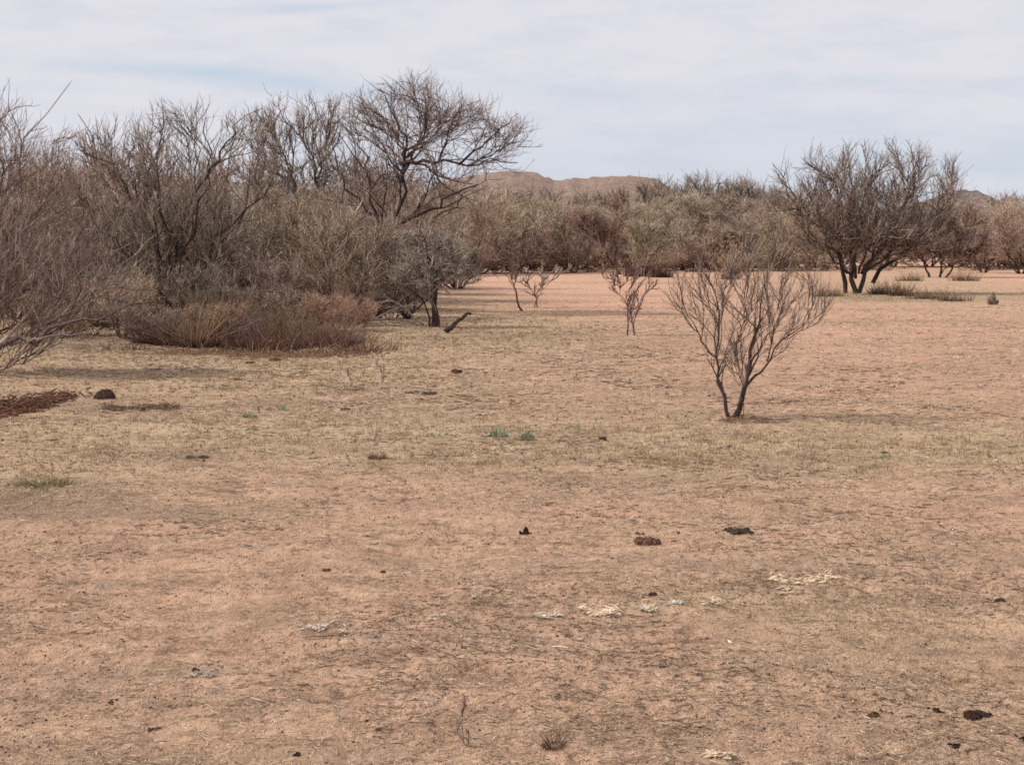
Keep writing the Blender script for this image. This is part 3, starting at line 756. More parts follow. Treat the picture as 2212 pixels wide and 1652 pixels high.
gF = 'olive trees along the far side of the clearing'
for a in [
    ('oliveB', 1035, 592, 400, 'far olive tree below the tip of the level limb'),
    ('olive', 1110, 589, 405, 'far olive tree behind the slender dark sapling'),
    ('oliveB', 1185, 586, 424, 'far olive tree below the left shoulder of the mesa'),
    ('olive', 1255, 583, 436, 'rounded pale olive tree below the notch in the mesa'),
    ('oliveB', 1330, 581, 430, 'far olive tree below the middle of the mesa'),
    ('olive', 1400, 584, 424, 'olive tree above the russet bush, in front of the mesa'),
    ('oliveB', 1468, 583, 420, 'far olive tree at the right end of the mesa'),
    ('olive', 1535, 582, 425, 'far olive tree left above the front shrub'),
    ('oliveB', 1600, 583, 446, 'far olive tree right above the front shrub'),
    ('olive', 1672, 584, 455, 'pale olive tree left of the bare tree on the right'),
    ('oliveB', 1740, 582, 435, 'olive tree behind the left stems of the bare tree on the right'),
    ('olive', 1815, 580, 445, 'olive tree hidden behind the trunks of the bare tree on the right'),
    ('oliveB', 1930, 578, 440, 'olive tree behind the leaning trunk of the bare tree on the right'),
    ('olive', 2010, 578, 430, 'olive tree behind the russet trees at right'),
    ('oliveB', 2085, 577, 435, 'olive tree below the small dark hill'),
    ('olive', 2150, 576, 437, 'second far olive tree from the right edge'),
    ('oliveB', 2215, 578, 420, 'far olive tree cut by the right edge'),
    ('olive', 940, 590, 405, 'far olive tree behind the small stout tree'),
    ('olive', 1070, 583, 420, 'hazy olive tree filling the gap behind the saplings'),
    ('oliveB', 1150, 580, 440, 'hazy olive tree behind the pale forked sapling'),
    ('olive', 1220, 578, 450, 'hazy olive tree under the left end of the mesa top'),
    ('oliveB', 1290, 576, 456, 'hazy olive tree left of the leaning trunk'),
    ('olive', 1365, 576, 452, 'hazy olive tree behind the leaning trunk'),
    ('oliveB', 1435, 577, 445, 'hazy olive tree behind the right end of the russet bush'),
    ('olive', 1500, 576, 435, 'hazy olive tree between two far ones left above the front shrub'),
    ('oliveB', 1565, 577, 440, 'hazy olive tree above the tawny bush'),
    ('olive', 1635, 577, 440, 'hazy olive tree right of the tawny bush'),
    ('oliveB', 1705, 577, 440, 'hazy olive tree left of the leftmost dark trunk'),
    ('olive', 1870, 576, 450, 'hazy olive tree seen between the trunks at right'),
    ('olive', 2050, 577, 440, 'hazy olive tree left of the small dark hill'),
    ('oliveB', 2120, 580, 445, 'olive tree right of the small dark hill'),
    ('olive', 2185, 582, 440, 'nearest olive tree by the right edge'),
    ('fuzz', 2125, 590, 452, 'brown twiggy tree right of the russet mesquite'),
    ('fuzz', 2205, 592, 440, 'brown twiggy tree standing nearest at the right edge'),
    ('bareB', 1690, 588, 450, 'grey twiggy tree left of the bare spreading tree'),
    ('fuzz', 1500, 588, 455, 'brown twiggy tree left above the front shrub'),
    ('bareB', 1240, 590, 455, 'grey twiggy tree left of the leaning trunk'),
    ('oliveB', 990, 596, 430, 'olive tree right of the small stout tree'),
]:
    place(a[0], a[1], a[2], a[3] + _rr.uniform(-12, 12), a[4], gF, 1.15)
gD = 'dark bare trees rising above the far olive trees'
for a in [
    ('tall', 1455, 578, 368, 'dark bare treetop just right of the mesa'),
    ('tall', 1530, 577, 362, 'tallest of the dark bare treetops right of the mesa'),
    ('tall', 1605, 577, 372, 'dark bare treetop directly above the front shrub'),
    ('tall', 1700, 576, 385, 'faint bare treetop left of the bare tree on the right'),
    ('tall', 2195, 575, 405, 'dark bare treetop at the right edge'),
    ('tall', 1350, 577, 392, 'bare treetop standing in front of the mesa'),
    ('tall', 1232, 578, 402, 'thin bare treetop below the notch in the mesa'),
    ('tall', 1290, 577, 408, 'thin bare treetop below the middle of the mesa'),
    ('tall', 1412, 578, 392, 'thin bare treetop at the right shoulder of the mesa'),
    ('tall', 1145, 580, 396, 'thin bare treetop right of the left shoulder of the mesa'),
    ('tall', 1660, 578, 400, 'dark bare treetop between the front shrub and the right tree'),
    ('tall', 1075, 580, 385, 'bare treetop in front of the left shoulder of the mesa'),
]:
    place(a[0], a[1], a[2], a[3], a[4], gD)
gR = 'low russet shrubs at the far edge of the clearing'
for a in [
    ('red', 1070, 592, 535, 'low russet shrub left of the slender dark sapling'),
    ('red', 1140, 590, 530, 'low russet shrub behind the slender dark sapling'),
    ('red', 1215, 589, 525, 'low russet shrub above the pale forked sapling'),
    ('red', 1275, 588, 522, 'dark russet shrub left of the leaning trunk'),
    ('red', 1430, 590, 530, 'low russet shrub right of the middle russet bush'),
    ('red', 1490, 588, 532, 'low russet shrub left above the front shrub'),
    ('red', 1545, 587, 530, 'low russet shrub behind the tawny bush'),
    ('red', 1630, 587, 535, 'low russet shrub right above the front shrub'),
    ('red', 1700, 586, 540, 'low russet shrub in the gap left of the right tree'),
    ('red', 1765, 586, 540, 'low russet shrub behind the leftmost trunk of the right tree'),
    ('red', 2110, 585, 520, 'low russet shrub right of the russet trees'),
    ('red', 2160, 583, 525, 'low russet shrub near the right edge'),
    ('red', 2212, 583, 520, 'low russet shrub cut by the right edge'),
    ('red', 1900, 586, 535, 'low russet shrub behind the leaning trunk of the right tree'),
]:
    place(a[0], a[1], a[2], a[3] + _rr.uniform(-14, 16), a[4], gR, _rr.uniform(.9, 1.5))
place('tan', 1590, 604, 545, 'tawny leafless bush directly behind the top of the front shrub', 'tawny bushes in the clearing', .9)

px_tree('mesquite_tree', 'russet-brown mesquite right of the bare spreading tree, low dark crown', 'tree', (2020, 598), [
    ([(2008, 597, 0), (2000, 580, 0), (1990, 550, .2), (1985, 500, .3)], .09, .02),
    ([(2030, 600, 0), (2035, 580, 0), (2030, 540, -.2), (2040, 490, -.4)], .09, .02),
    ([(2042, 600, 0), (2060, 570, 0), (2080, 530, .3), (2100, 480, .5)], .08, .02),
    ([(2035, 590, 0), (2070, 555, -.6), (2110, 535, -1)], .05, .01),
], {'limb': DARKP['limb'], 'branch': REDB['branch'], 'twig': REDB['twig'] + [(.24, .19, .14)]}, 41,
    [(2010, 500, 85, 70), (2080, 490, 90, 70), (2050, 540, 110, 40)], H=4.2, dens=(13, 9, 5, 3), zdark=2)

# ------------------------------------------------------------------ grass-like tussocks
def blades(rng, n, h, spread, w, pal, lean=.5, base_r=.1, seg=3, curve=.3):
    """n thin upright blades, each a bent ribbon"""
    a = rng.uniform(0, 2 * np.pi, n); rr = base_r * np.sqrt(rng.random(n))
    B = np.stack([rr * np.cos(a), rr * np.sin(a), np.zeros(n)], -1)
    a2 = a + rng.normal(size=n) * .7
    ln = lean * rng.random(n)
    hh = h * rng.uniform(.45, 1.1, n)
    D = np.stack([np.cos(a2) * np.sin(ln), np.sin(a2) * np.sin(ln), np.cos(ln)], -1)
    out = np.empty((n, seg + 1, 3)); out[:, 0] = B
    for k in range(1, seg + 1):
        out[:, k] = out[:, k - 1] + D * (hh / seg)[:, None]
        D = D + np.stack([np.cos(a2), np.sin(a2), -np.ones(n) * .4], -1) * (curve * rng.random(n))[:, None]
        D /= np.linalg.norm(D, axis=1, keepdims=True)
    R = w * np.linspace(1, .25, seg + 1)[None] * rng.uniform(.7, 1.3, (n, 1))
    return out, R

def dry_tuft(name, label, cat, px, py, h, wid, n, pal, seed, w=.004, lean=.7, group=None, dark=None):
    rng = np.random.default_rng(seed)
    b = G(px, py); b[2] = float(surf(np.array([b[0]]), np.array([b[1]]))[0]) - .01
    P, R = blades(rng, n, h, 0, w, pal, lean, wid * (.55 if wid < .8 else .16))
    if wid >= .8:      # several separate little plants with gaps between them
        ns = 16; cx = np.clip(rng.normal(size=ns), -1.5, 1.5) * wid * .26; cy = np.clip(rng.normal(size=ns), -1.5, 1.5) * wid * .2; hs = rng.uniform(.2, 1.9, ns)
        k_ = np.minimum((rng.random(n) ** 1.4 * ns).astype(int), ns - 1)
        P = P * hs[k_][:, None, None]; P[:, :, 0] += cx[k_][:, None]; P[:, :, 1] += cy[k_][:, None]
    V, Q = tubes(P, R, 3)
    c = np.array(pal)[rng.integers(0, len(pal), n)] * rng.uniform(.75, 1.2, (n, 1))
    col = np.repeat(c, P.shape[1] * 3, axis=0)
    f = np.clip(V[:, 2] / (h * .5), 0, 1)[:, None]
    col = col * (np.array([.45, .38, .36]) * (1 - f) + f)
    me = mesh_np(name, V, Q, None, col)
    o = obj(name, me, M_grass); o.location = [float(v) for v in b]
    return tag(o, label, cat, group)

RUST = [(.26, .155, .10), (.33, .205, .13), (.16, .095, .075), (.43, .28, .175), (.105, .068, .062)]
STRAW = [(.50, .37, .21), (.42, .30, .17), (.58, .45, .28), (.34, .24, .15), (.27, .20, .13)]
gU = 'clumps of dry undergrowth below the fan of dark stems'
DK = [(.13, .07, .062), (.20, .10, .075), (.09, .055, .055), (.26, .15, .10)]
for i, (px, py, h, w, n, pal, lab) in enumerate([
    (425, 742, .6, 1.1, 450, RUST[:2] + RUST[3:4], 'tall rust-orange dry clump against the foot of the fan of dark stems'),
    (490, 741, .36, 1.4, 600, DK, 'dark purplish-brown dry clump at the front of the undergrowth'),
    (568, 749, .3, 1.4, 420, DK, 'second dark dry clump right of the first dark one'),
    (655, 742, .28, 1.7, 450, DK + RUST[:1], 'low dark rust clump further right in the undergrowth'),
    (735, 752, .18, 1.7, 320, DK + RUST[:2], 'lowest dry clump at the right end of the undergrowth'),
    (600, 757, .13, 1.6, 110, DK + STRAW[2:4], 'sparse short stray stems in front of the middle of the undergrowth'),
    (470, 755, .14, 1.5, 120, DK + STRAW[2:4], 'sparse short stray stems in front of the tall rust-orange clump'),
    (690, 760, .12, 1.7, 100, RUST + STRAW[2:4], 'sparse stray stems in front of the low dark rust clump'),
    (800, 748, .16, 1.6, 110, RUST + STRAW[2:4], 'thin stray stems past the right end of the undergrowth'),
    (290, 748, .16, 1.4, 120, DK + STRAW[2:4], 'sparse short stray stems left of the undergrowth'),
    (345, 738, .35, 1.0, 350, DK, 'low dark dry clump left of the fan of dark stems'),
    (530, 722, .55, 1.9, 900, STRAW[3:] + RUST[:2] * 2 + DK[:2], 'rust and straw coloured clump at the back of the undergrowth'),
    (630, 726, .42, 1.8, 800, RUST[:2] + STRAW[3:] + DK[:2], 'brown and straw clump at the back right of the undergrowth'),
    (450, 718, .7, 1.5, 700, STRAW[3:] + RUST[:2] * 2 + DK[:2], 'golden rust clump directly under the level low branch'),
    (700, 732, .35, 1.6, 600, STRAW[3:] + RUST[:2] + DK[:2], 'fading brown clump at the back right end'),
]):
    dry_tuft('dry_undergrowth', lab, 'dry bush', px, py, h, w, n, pal, 500 + i, .008, 1.15, gU)
gV = 'low twiggy shrubs growing in the dry undergrowth'
for a in [('tan', 450, 722, 650, 'tawny twiggy shrub in the undergrowth beside the tallest clump'),
          ('redB', 530, 738, 670, 'dark twiggy shrub in the middle front of the undergrowth'),
          ('redB', 590, 722, 662, 'russet twiggy shrub in the middle of the undergrowth'),
          ('redB', 650, 728, 680, 'russet twiggy shrub right of the middle of the undergrowth'),
          ('redB', 705, 735, 694, 'low russet twiggy shrub at the right of the undergrowth'),
          ('redB', 765, 740, 712, 'smallest russet shrub at the right tip of the undergrowth'),
          ('redB', 400, 738, 650, 'dark twiggy shrub hiding the foot of the fan of stems'),
          ('redB', 345, 735, 670, 'dark twiggy shrub left of the foot of the fan of stems'),
          ('redB', 200, 722, 610, 'ragged russet shrub right of the crook of the pale limb'),
          ('bareB', 265, 728, 560, 'grey twiggy bush between the pale limb and the fan of stems'),
          ('redB', 320, 732, 640, 'ragged dark shrub left of the tall rust-orange clump'),
          ('tan', 150, 728, 655, 'small tan shrub in front of the crook of the pale limb'),
          ('redB', 560, 712, 600, 'ragged russet shrub behind the middle of the undergrowth'),
          ('redB', 640, 714, 615, 'ragged russet shrub behind the right half of the undergrowth'),
          ('tan', 705, 716, 625, 'ragged tan shrub behind the right end of the undergrowth'),
          ('bareB', 600, 706, 540, 'grey twiggy bush standing behind the undergrowth'),
          ('tan', 775, 712, 640, 'ragged tan shrub left of the dead heap'),
          ('bareA', 440, 712, 560, 'dark twiggy bush behind the tall rust-orange clump'),
          ('tan', 500, 718, 650, 'tawny shrub at the back of the undergrowth'),
          ('redB', 850, 690, 590, 'russet shrub hiding the foot of the tallest tree'),
          ('tan', 800, 690, 600, 'tan shrub behind the dead heap'),
          ('redB', 770, 700, 620, 'russet shrub left of the dead heap')]:
    place(a[0], a[1], a[2], a[3], a[4], gV)

gC = 'dry weeds round the right-hand trees'
for i, (px, py, h, w, n, lab) in enumerate([
    (1385, 598, .75, 1.6, 900, None), (1430, 600, .5, 1.0, 400, None),
    (1905, 636, .4, 1.2, 380, 'olive-tan weeds at the right foot of the bare spreading tree'),
    (1945, 640, .42, .9, 320, 'dark brown weed clump right of the leaning trunk'),
    (2000, 646, .32, 1.4, 280, 'greenish dry weeds in the middle of the row right of the tree'),
    (2060, 650, .34, 1.5, 260, 'last and palest weed clump in the row right of the tree'),
    (1790, 640, .3, 1.3, 300, 'short weeds left of the trunks of the bare spreading tree'),
    (2080, 606, .5, 1.5, 300, 'tan weeds below the russet mesquite at right'),
    (1960, 606, .5, 1.5, 300, 'tan weeds left of the russet mesquite at right'),
    (1575, 604, .4, 1.0, 300, 'dark low weed beside the tawny bush in the clearing')]):
    if i < 2:
        dry_tuft('dry_bush', ['dense russet bush with straight base in the middle of the clearing edge', 'small grey-brown bush joined to the right of the russet bush'][i], 'bush', px, py, h, w, n,
                 [(.17, .09, .07), (.22, .13, .095), (.13, .08, .065)], 520 + i, .012, .5)
    else:
        pal = [(.28, .22, .14), (.36, .28, .18), (.20, .15, .10), (.16, .10, .075)] if i != 3 else RUST
        dry_tuft('dry_weed', lab, 'weed', px, py, h, w, n, pal, 520 + i, .008, .9, gC)

for i, (px, py, h, w, n, lab) in enumerate([
    (815, 980, .075, .13, 170, 'low brown dry tuft in the yellowish grass left of the green weeds'),
    (1197, 1625, .06, .055, 150, 'brown dry tuft at the bottom edge below centre'),
    (1210, 1600, .06, .04, 40, 'thin pale dry tuft standing just above the brown one at the bottom edge'),
    (95, 1050, .10, .35, 260, 'olive tuft in the green-brown grass at the left edge')]):
    dry_tuft('dry_tuft', lab, 'grass tuft', px, py, h, w, n, ([(.22, .14, .09), (.30, .20, .13), (.17, .10, .07)] if i != 3 else [(.25, .22, .12), (.33, .28, .15), (.18, .15, .08)]) + ([STRAW[0]] * 3 if i == 2 else []), 540 + i, .0012 if i in (1, 2) else .0025, 1.1, 'isolated dry tufts')

# twiggy dead weeds
def stick_weed(label, base, stems, seed, n=3, r=.004):
    px_tree('dead_weed', label, 'dead weed', base, [(s, r, r * .4) for s in stems], GREY, seed, None, H=.4, dens=(n, 2, 1, 1), lens=((.05, .14), (.03, .08), (.02, .04), (.01, .02)),
            levels=2, angs=(.3, .7), thin=1., stem_sides=5, group='leafless dead weeds')
stick_weed('thin forked dead weed on the low mound below the fallen branches', (826, 818), [[(824, 820, 0), (822, 800, 0), (812, 778, 0)], [(826, 820, 0), (832, 795, 0), (838, 770, 0)], [(824, 810, 0), (826, 790, 0), (824, 765, 0)]], 61)
stick_weed('shorter dead weed at the left end of the low mound', (760, 826), [[(760, 828, 0), (758, 810, 0), (762, 793, 0)], [(760, 822, 0), (754, 808, 0), (750, 798, 0)]], 62)
stick_weed('single crooked dead stalk near the bottom edge left of centre', (1012, 1625), [[(1012, 1626, 0), (1002, 1598, 0), (998, 1570, 0), (994, 1520, 0)]], 63, 4, .0028)
stick_weed('thin dead stalk in the grass left of the green weeds', (812, 955), [[(812, 957, 0), (806, 935, 0), (802, 918, 0)], [(812, 950, 0), (815, 930, 0)]], 64, 3, .003)
stick_weed('dry diagonal stalk in the grass at the left edge', (128, 1030), [[(130, 1032, 0), (90, 1005, 0), (50, 975, 0)]], 65, 3, .005)

# ------------------------------------------------------------------ fallen wood
def fallen(name, label, pts_px, r0, r1, seed, n=(4, 3), pale=True, lens=((.2, .5), (.1, .25)), cat='branch'):
    rng = np.random.default_rng(seed)
    b = G(*pts_px[0][:2]); b[2] = gh1(b[0], b[1]); d0 = b[1]
    root = thing(name, label, cat, b, None)
    pts = []
    for p in pts_px:
        off = p[2] if len(p) > 2 else 0
        w = W(p[0], p[1], d0 + off) - b; w[2] = max(w[2], r0 * .3) ; pts.append(w)
    p = catmull(np.array(pts), 10); p += rng.normal(size=p.shape) * r0 * .25
    rad = np.linspace(r0, r1, 10) * rng.uniform(.85, 1.12, 10)
    V, Q = tubes(p[None], rad[None], 8)
    c = np.array((.44, .36, .30) if pale else (.085, .062, .052))
    nv = len(V); V = np.vstack([V, p[0], p[-1]])
    T = [(s, nv, (s + 1) % 8) for s in range(8)] + [(72 + s, 72 + (s + 1) % 8, nv + 1) for s in range(8)]
    obj('limb', mesh_np(name, V, Q, T, np.tile(c, (len(V), 1)), True), M_bark, root)
    if n:
        P1, R1 = grow(p[None], rad[None], n[0], lens[0], (.4, 1.), rng, K=5, gnarl=.2, up=.05, rr=.5, rmin=.004)
        P2, R2 = grow(P1, R1, n[1], lens[1], (.4, .9), rng, K=4, gnarl=.2, up=.05, rr=.6, rmin=.003)
        pal = {'b': [tuple(c), tuple(c * 1.3), tuple(c * .6)]}
        obj('twigs', twig_mesh(name, [(P1, R1, 4, 'b'), (P2, R2, 3, 'b')], pal, rng), M_twig, root)
    return root

fallen('broken_log', 'dark broken log leaning up from the ground right of the small stout tree', [(962, 717), (980, 702), (998, 686), (1010, 678), (1019, 680)], .065, .022, 71, (3, 1), False, ((.08, .16), (.03, .06)), 'log')
fallen('fallen_branch', 'dark thick branch end poking right from the thicket left of the tallest tree', [(775, 668), (755, 650), (735, 655), (712, 656), (690, 653)], .05, .035, 72, (3, 2), False)
for i, (pp, lab) in enumerate([
    ([(900, 700), (860, 690), (820, 688), (782, 694)], 'grey fallen branch lowest in the dead heap left of the small stout tree'),
    ([(780, 702), (820, 684), (850, 668), (900, 658)], 'pale dead branch rising through the middle of the dead heap'),
    ([(915, 704), (880, 672), (850, 650), (810, 655)], 'dead branch on top of the dead heap left of the small stout tree'),
    ([(870, 706), (840, 700), (800, 705), (775, 700)], 'thin dead branch lying along the front of the dead heap')]):
    fallen('fallen_branch', lab, pp, .028, .010, 80 + i, (8, 5), True, ((.3, .8), (.15, .35)))
fallen('fallen_branch', 'low grey spreading dead branch on the pink ground left of the saplings', [(1030, 612), (1045, 598), (1062, 592), (1080, 604)], .03, .012, 85, (7, 4), True, ((.3, .7), (.15, .35)))
fallen('fallen_branch', 'small grey branch lying in grass below the dry undergrowth at left', [(420, 792), (440, 796), (465, 794)], .014, .006, 86, (3, 2), True, ((.1, .2), (.05, .1)))
fallen('fallen_branch', 'thin fallen branch beside the foot of the front shrub', [(1700, 905), (1660, 903), (1640, 897), (1618, 893)], .010, .005, 87, (5, 3), True, ((.08, .2), (.04, .1)))

# small charred stump at right
def stump(label, px, py, h, r, seed, col=(.09, .07, .06), name='stump', prongs=3):
    rng = np.random.default_rng(seed)
    b = G(px, py); b[2] = float(surf(np.array([b[0]]), np.array([b[1]]))[0])
    Vs, Qs, Ts, off = [], [], [], 0
    for k in range(prongs):
        a = rng.uniform(0, 6.28); ln = rng.uniform(.1, .55) if k else .08
        hh = h * (1 if k == 0 else rng.uniform(.35, .7))
        o = np.array([math.cos(a), math.sin(a), 0]) * r * (.8 if k else 0)
        p = np.stack([o + np.array([math.cos(a) * ln * hh * t, math.sin(a) * ln * hh * t, hh * t - .02]) for t in np.linspace(0, 1, 6)])
        p[1:] += rng.normal(size=(5, 3)) * r * .12
        rad = r * (1 if k == 0 else .6) * np.array([1.35, 1.05, .95, .85, .65, .2]) * rng.uniform(.85, 1.1, 6)
        V, Q = tubes(p[None], rad[None], 8); Vs.append(V); Qs.append(Q + off); off += len(V)
    V = np.vstack(Vs)
    o = obj(name, mesh_np(name, V, np.vstack(Qs), None, np.tile(col, (len(V), 1)), True), M_bark)
    o.location = [float(v) for v in b]
    return tag(o, label, 'stump')
stump('short jagged brown stump standing alone at the far right', 2146, 657, .42, .09, 90, (.20, .145, .11), prongs=6)
stump('tiny pointed black stump on bare ground at centre', 1136, 1148, .062, .024, 91, (.035, .025, .02), prongs=3)

# ------------------------------------------------------------------ lumps: rocks, dung, clods
import bmesh
def lump_mesh(name, rng, wid, hgt, dep, n, col, rough=.75, flat=.6):
    """heap of n irregular lumps welded in one mesh"""
    bm = bmesh.new()
    for k in range(n):
        s = 1 if n == 1 else (rng.uniform(.3, .6) if hgt > wid * .42 else rng.uniform(.16, .42))
        cx, cy = (0, 0) if n == 1 else (rng.uniform(-.5, .5) * wid * (1 - s * .6), rng.uniform(-.5, .5) * dep * (1 - s * .6))
        ret = bmesh.ops.create_icosphere(bm, subdivisions=3 if n < 4 else 2, radius=.5)
        seed = int(rng.integers(1e6)); rot = rng.uniform(0, 6.28)
        for v in ret['verts']:
            c = v.co
            f = 1 + rough * (float(fbm(np.array([c.x * 5 + c.z * 2.9]), np.array([c.y * 5 - c.z * 2.3]), seed, 3)[0]) - .5) * 2
            x, y, z = c.x * f * wid * s, c.y * f * dep * s, c.z * f * hgt * (1 if n == 1 else rng.uniform(.96, 1.04)) * (.7 + s * .5)
            if z < 0: z *= .25
            v.co = (cx + x, cy + y, z * (1 if n == 1 else 1) + (0 if n == 1 else 0))
    me = bpy.data.meshes.new(name); bm.to_mesh(me); bm.free()
    N = len(me.vertices)
    ca = me.color_attributes.new('Col', 'FLOAT_COLOR', 'POINT')
    c4 = np.ones((N, 4), np.float32); c4[:, :3] = np.array(col) * rng.uniform(.7, 1.3, (N, 1))
    ca.data.foreach_set('color', c4.ravel())
    return me

def lump(name, label, cat, px, py, wpx, hpx, n, col, seed, group=None, depth=1.):
    rng = np.random.default_rng(seed)
    b = G(px, py); s = mpp(b[1])
    b[2] = float(surf(np.array([b[0]]), np.array([b[1]]))[0]) - .004
    w = wpx * s * 1.0; h = hpx * s * .9
    if n > 1 or wpx < 30: n = n * 3 + 2
    me = lump_mesh(name, rng, w, h * 1.7, w * depth, n, col, .32 if n == 1 else .75)
    o = obj(name, me, M_clod); o.location = [float(v) for v in b]
    o.rotation_euler = (0, 0, float(rng.uniform(-.4, .4)))
    return tag(o, label, cat, group)

lump('rock', 'rounded dark brown rock in the grass at left', 'rock', 226, 852, 46, 22, 1, (.085, .05, .045), 101, depth=.8)
DUNG = (.12, .075, .052); RDUNG = (.17, .09, .065)
for i, (px, py, w, h, n, c, lab) in enumerate([
    (745, 877, 24, 8, 2, DUNG, 'small dark dung piece left in the grass under the dead weeds'),
    (1038, 889, 26, 8, 2, DUNG, 'small dark dung piece above the green weeds'),
    (986, 795, 24, 10, 2, DUNG, 'dark dung piece below the broken log'),
    (932, 842, 40, 10, 5, (.12, .08, .065), 'low dung pile right of the low mound'),
    (884, 837, 22, 6, 2, DUNG, 'thin dark dung piece at the right end of the low mound'),
    (1399, 1162, 46, 15, 7, RDUNG, 'reddish brown dung pile right of the tiny black stump'),
    (1380, 1141, 26, 5, 2, (.16, .10, .07), 'flat dung fragment just above the reddish pile'),
    (1455, 1161, 18, 7, 2, DUNG, 'small dung piece right of the reddish pile'),
    (1597, 1142, 56, 13, 5, (.085, .06, .045), 'wide dark dung heap below the front shrub'),
    (1410, 1287, 19, 12, 2, DUNG, 'black dung nugget above the pale debris in the middle'),
    (1244, 1271, 10, 6, 1, DUNG, 'tiny black dung pellet left of the black nugget'),
    (2112, 1547, 52, 17, 6, (.05, .03, .022), 'largest black dung pile at lower right'),
    (2010, 1530, 40, 9, 4, (.04, .025, .02), 'flatter black dung left of the largest one'),
    (2034, 1534, 32, 8, 3, (.045, .028, .022), 'dung piece touching the flatter black dung'),
    (2062, 1616, 34, 10, 3, (.04, .025, .02), 'black dung near the bottom edge at lower right'),
    (2204, 1592, 34, 9, 3, (.05, .03, .025), 'dark dung cut by the right edge'),
    (2050, 1650, 34, 8, 3, (.05, .03, .025), 'dark dung on the very bottom edge at right'),
    (2162, 1293, 26, 8, 2, (.07, .045, .035), 'small dark dung piece near the right edge'),
    (1908, 1520, 40, 5, 4, (.10, .07, .05), 'row of thin dark fragments left of the flatter black dung'),
    (425, 1456, 18, 12, 2, DUNG, 'small black dung nugget in lower left ground'),
    (242, 1520, 22, 8, 2, DUNG, 'small dark dung piece near the lower left corner'),
    (705, 1227, 18, 8, 2, DUNG, 'small dark dung piece in the left foreground'),
    (827, 1227, 14, 9, 1, DUNG, 'dark nugget right of the small dung piece in left foreground'),
    (312, 1185, 22, 6, 2, (.13, .08, .06), 'low brown dung piece on the pink soil at left'),
    (820, 1578, 20, 9, 2, DUNG, 'small dark dung piece near the bottom left of centre'),
    (1303, 948, 18, 10, 2, (.11, .07, .055), 'small brown clod right of the green weeds'),
    (540, 778, 22, 8, 2, (.11, .07, .055), 'small brown clod below the dry undergrowth'),
    (595, 772, 26, 8, 3, (.10, .06, .05), 'dark clod right of the small brown clod'),
    (430, 990, 56, 8, 5, (.09, .06, .045), 'broken dark crust in the grass at left'),
    (1460, 1140, 20, 5, 2, (.15, .10, .07), 'faint brown fragment left of the wide dark heap'),
    (1908, 975, 20, 7, 2, DUNG, 'small dark dung piece in the grass at right'),
    (335, 1568, 26, 10, 3, (.11, .065, .05), 'brown clod near the bottom left edge'),
    (640, 1640, 20, 12, 2, (.05, .035, .03), 'black clod on the bottom edge at left'),
]):
    lump('dung', lab, 'dung', px, py, w, h, n, c, 200 + i, 'dark dung pieces scattered on the ground')

# green rosettes
def weed(label, px, py, wpx, hpx, n, seed, col=(.17, .25, .16)):
    rng = np.random.default_rng(seed)
    b = G(px, py); s = mpp(b[1]); b[2] = float(surf(np.array([b[0]]), np.array([b[1]]))[0])
    w, h = wpx * s, hpx * s
    a = rng.uniform(0, 6.28, n); r = w * .5 * np.sqrt(rng.random(n))
    B = np.stack([r * np.cos(a) * 1., r * np.sin(a), rng.random(n) * h * .75 * (1 - (r / (w * .55)) ** 2)], -1)
    D = np.stack([np.cos(a) * .7, np.sin(a) * .7, rng.uniform(.2, 1.3, n)], -1) + rng.normal(size=(n, 3)) * .35
    D /= np.linalg.norm(D, axis=1, keepdims=True)
    S = np.cross(D, rng.normal(size=(n, 3))); S /= np.linalg.norm(S, axis=1, keepdims=True)
    L = (h * rng.uniform(.25, .5, n))[:, None]; Wd = L * .22
    V = np.stack([B, B + D * L * .5 + S * Wd, B + D * L, B + D * L * .5 - S * Wd], 1).reshape(-1, 3)
    Q = np.arange(n * 4).reshape(-1, 4)
    col = np.repeat(np.array(col) * 1.35 * rng.uniform(.7, 1.35, (n, 1)), 4, axis=0)
    o = obj('green_weed', mesh_np('green_weed', V, Q, None, col), M_leaf); o.location = [float(v) for v in b]
    return tag(o, label, 'weed', 'small grey-green living weeds')
weed('brightest rounded green weed at centre', 1138, 944, 26, 24, 260, 301, (.29, .31, .21))
weed('wide low green weed left of the rounded one', 1078, 936, 44, 18, 300, 302, (.29, .31, .21))
weed('small green weed left in the grass below the rock', 539, 896, 26, 18, 160, 303, (.29, .32, .22))
weed('faint green sprig above the small left weed', 608, 878, 20, 16, 60, 304, (.20, .26, .17))
weed('faint low green sprig left of the wide green weed', 938, 938, 26, 12, 70, 305, (.22, .27, .17))
weed('flat green sprig right of the rounded weed', 1238, 922, 34, 10, 120, 306, (.17, .25, .14))
weed('tiny green sprig in the grass at far right', 1912, 990, 24, 14, 60, 307, (.15, .22, .13))

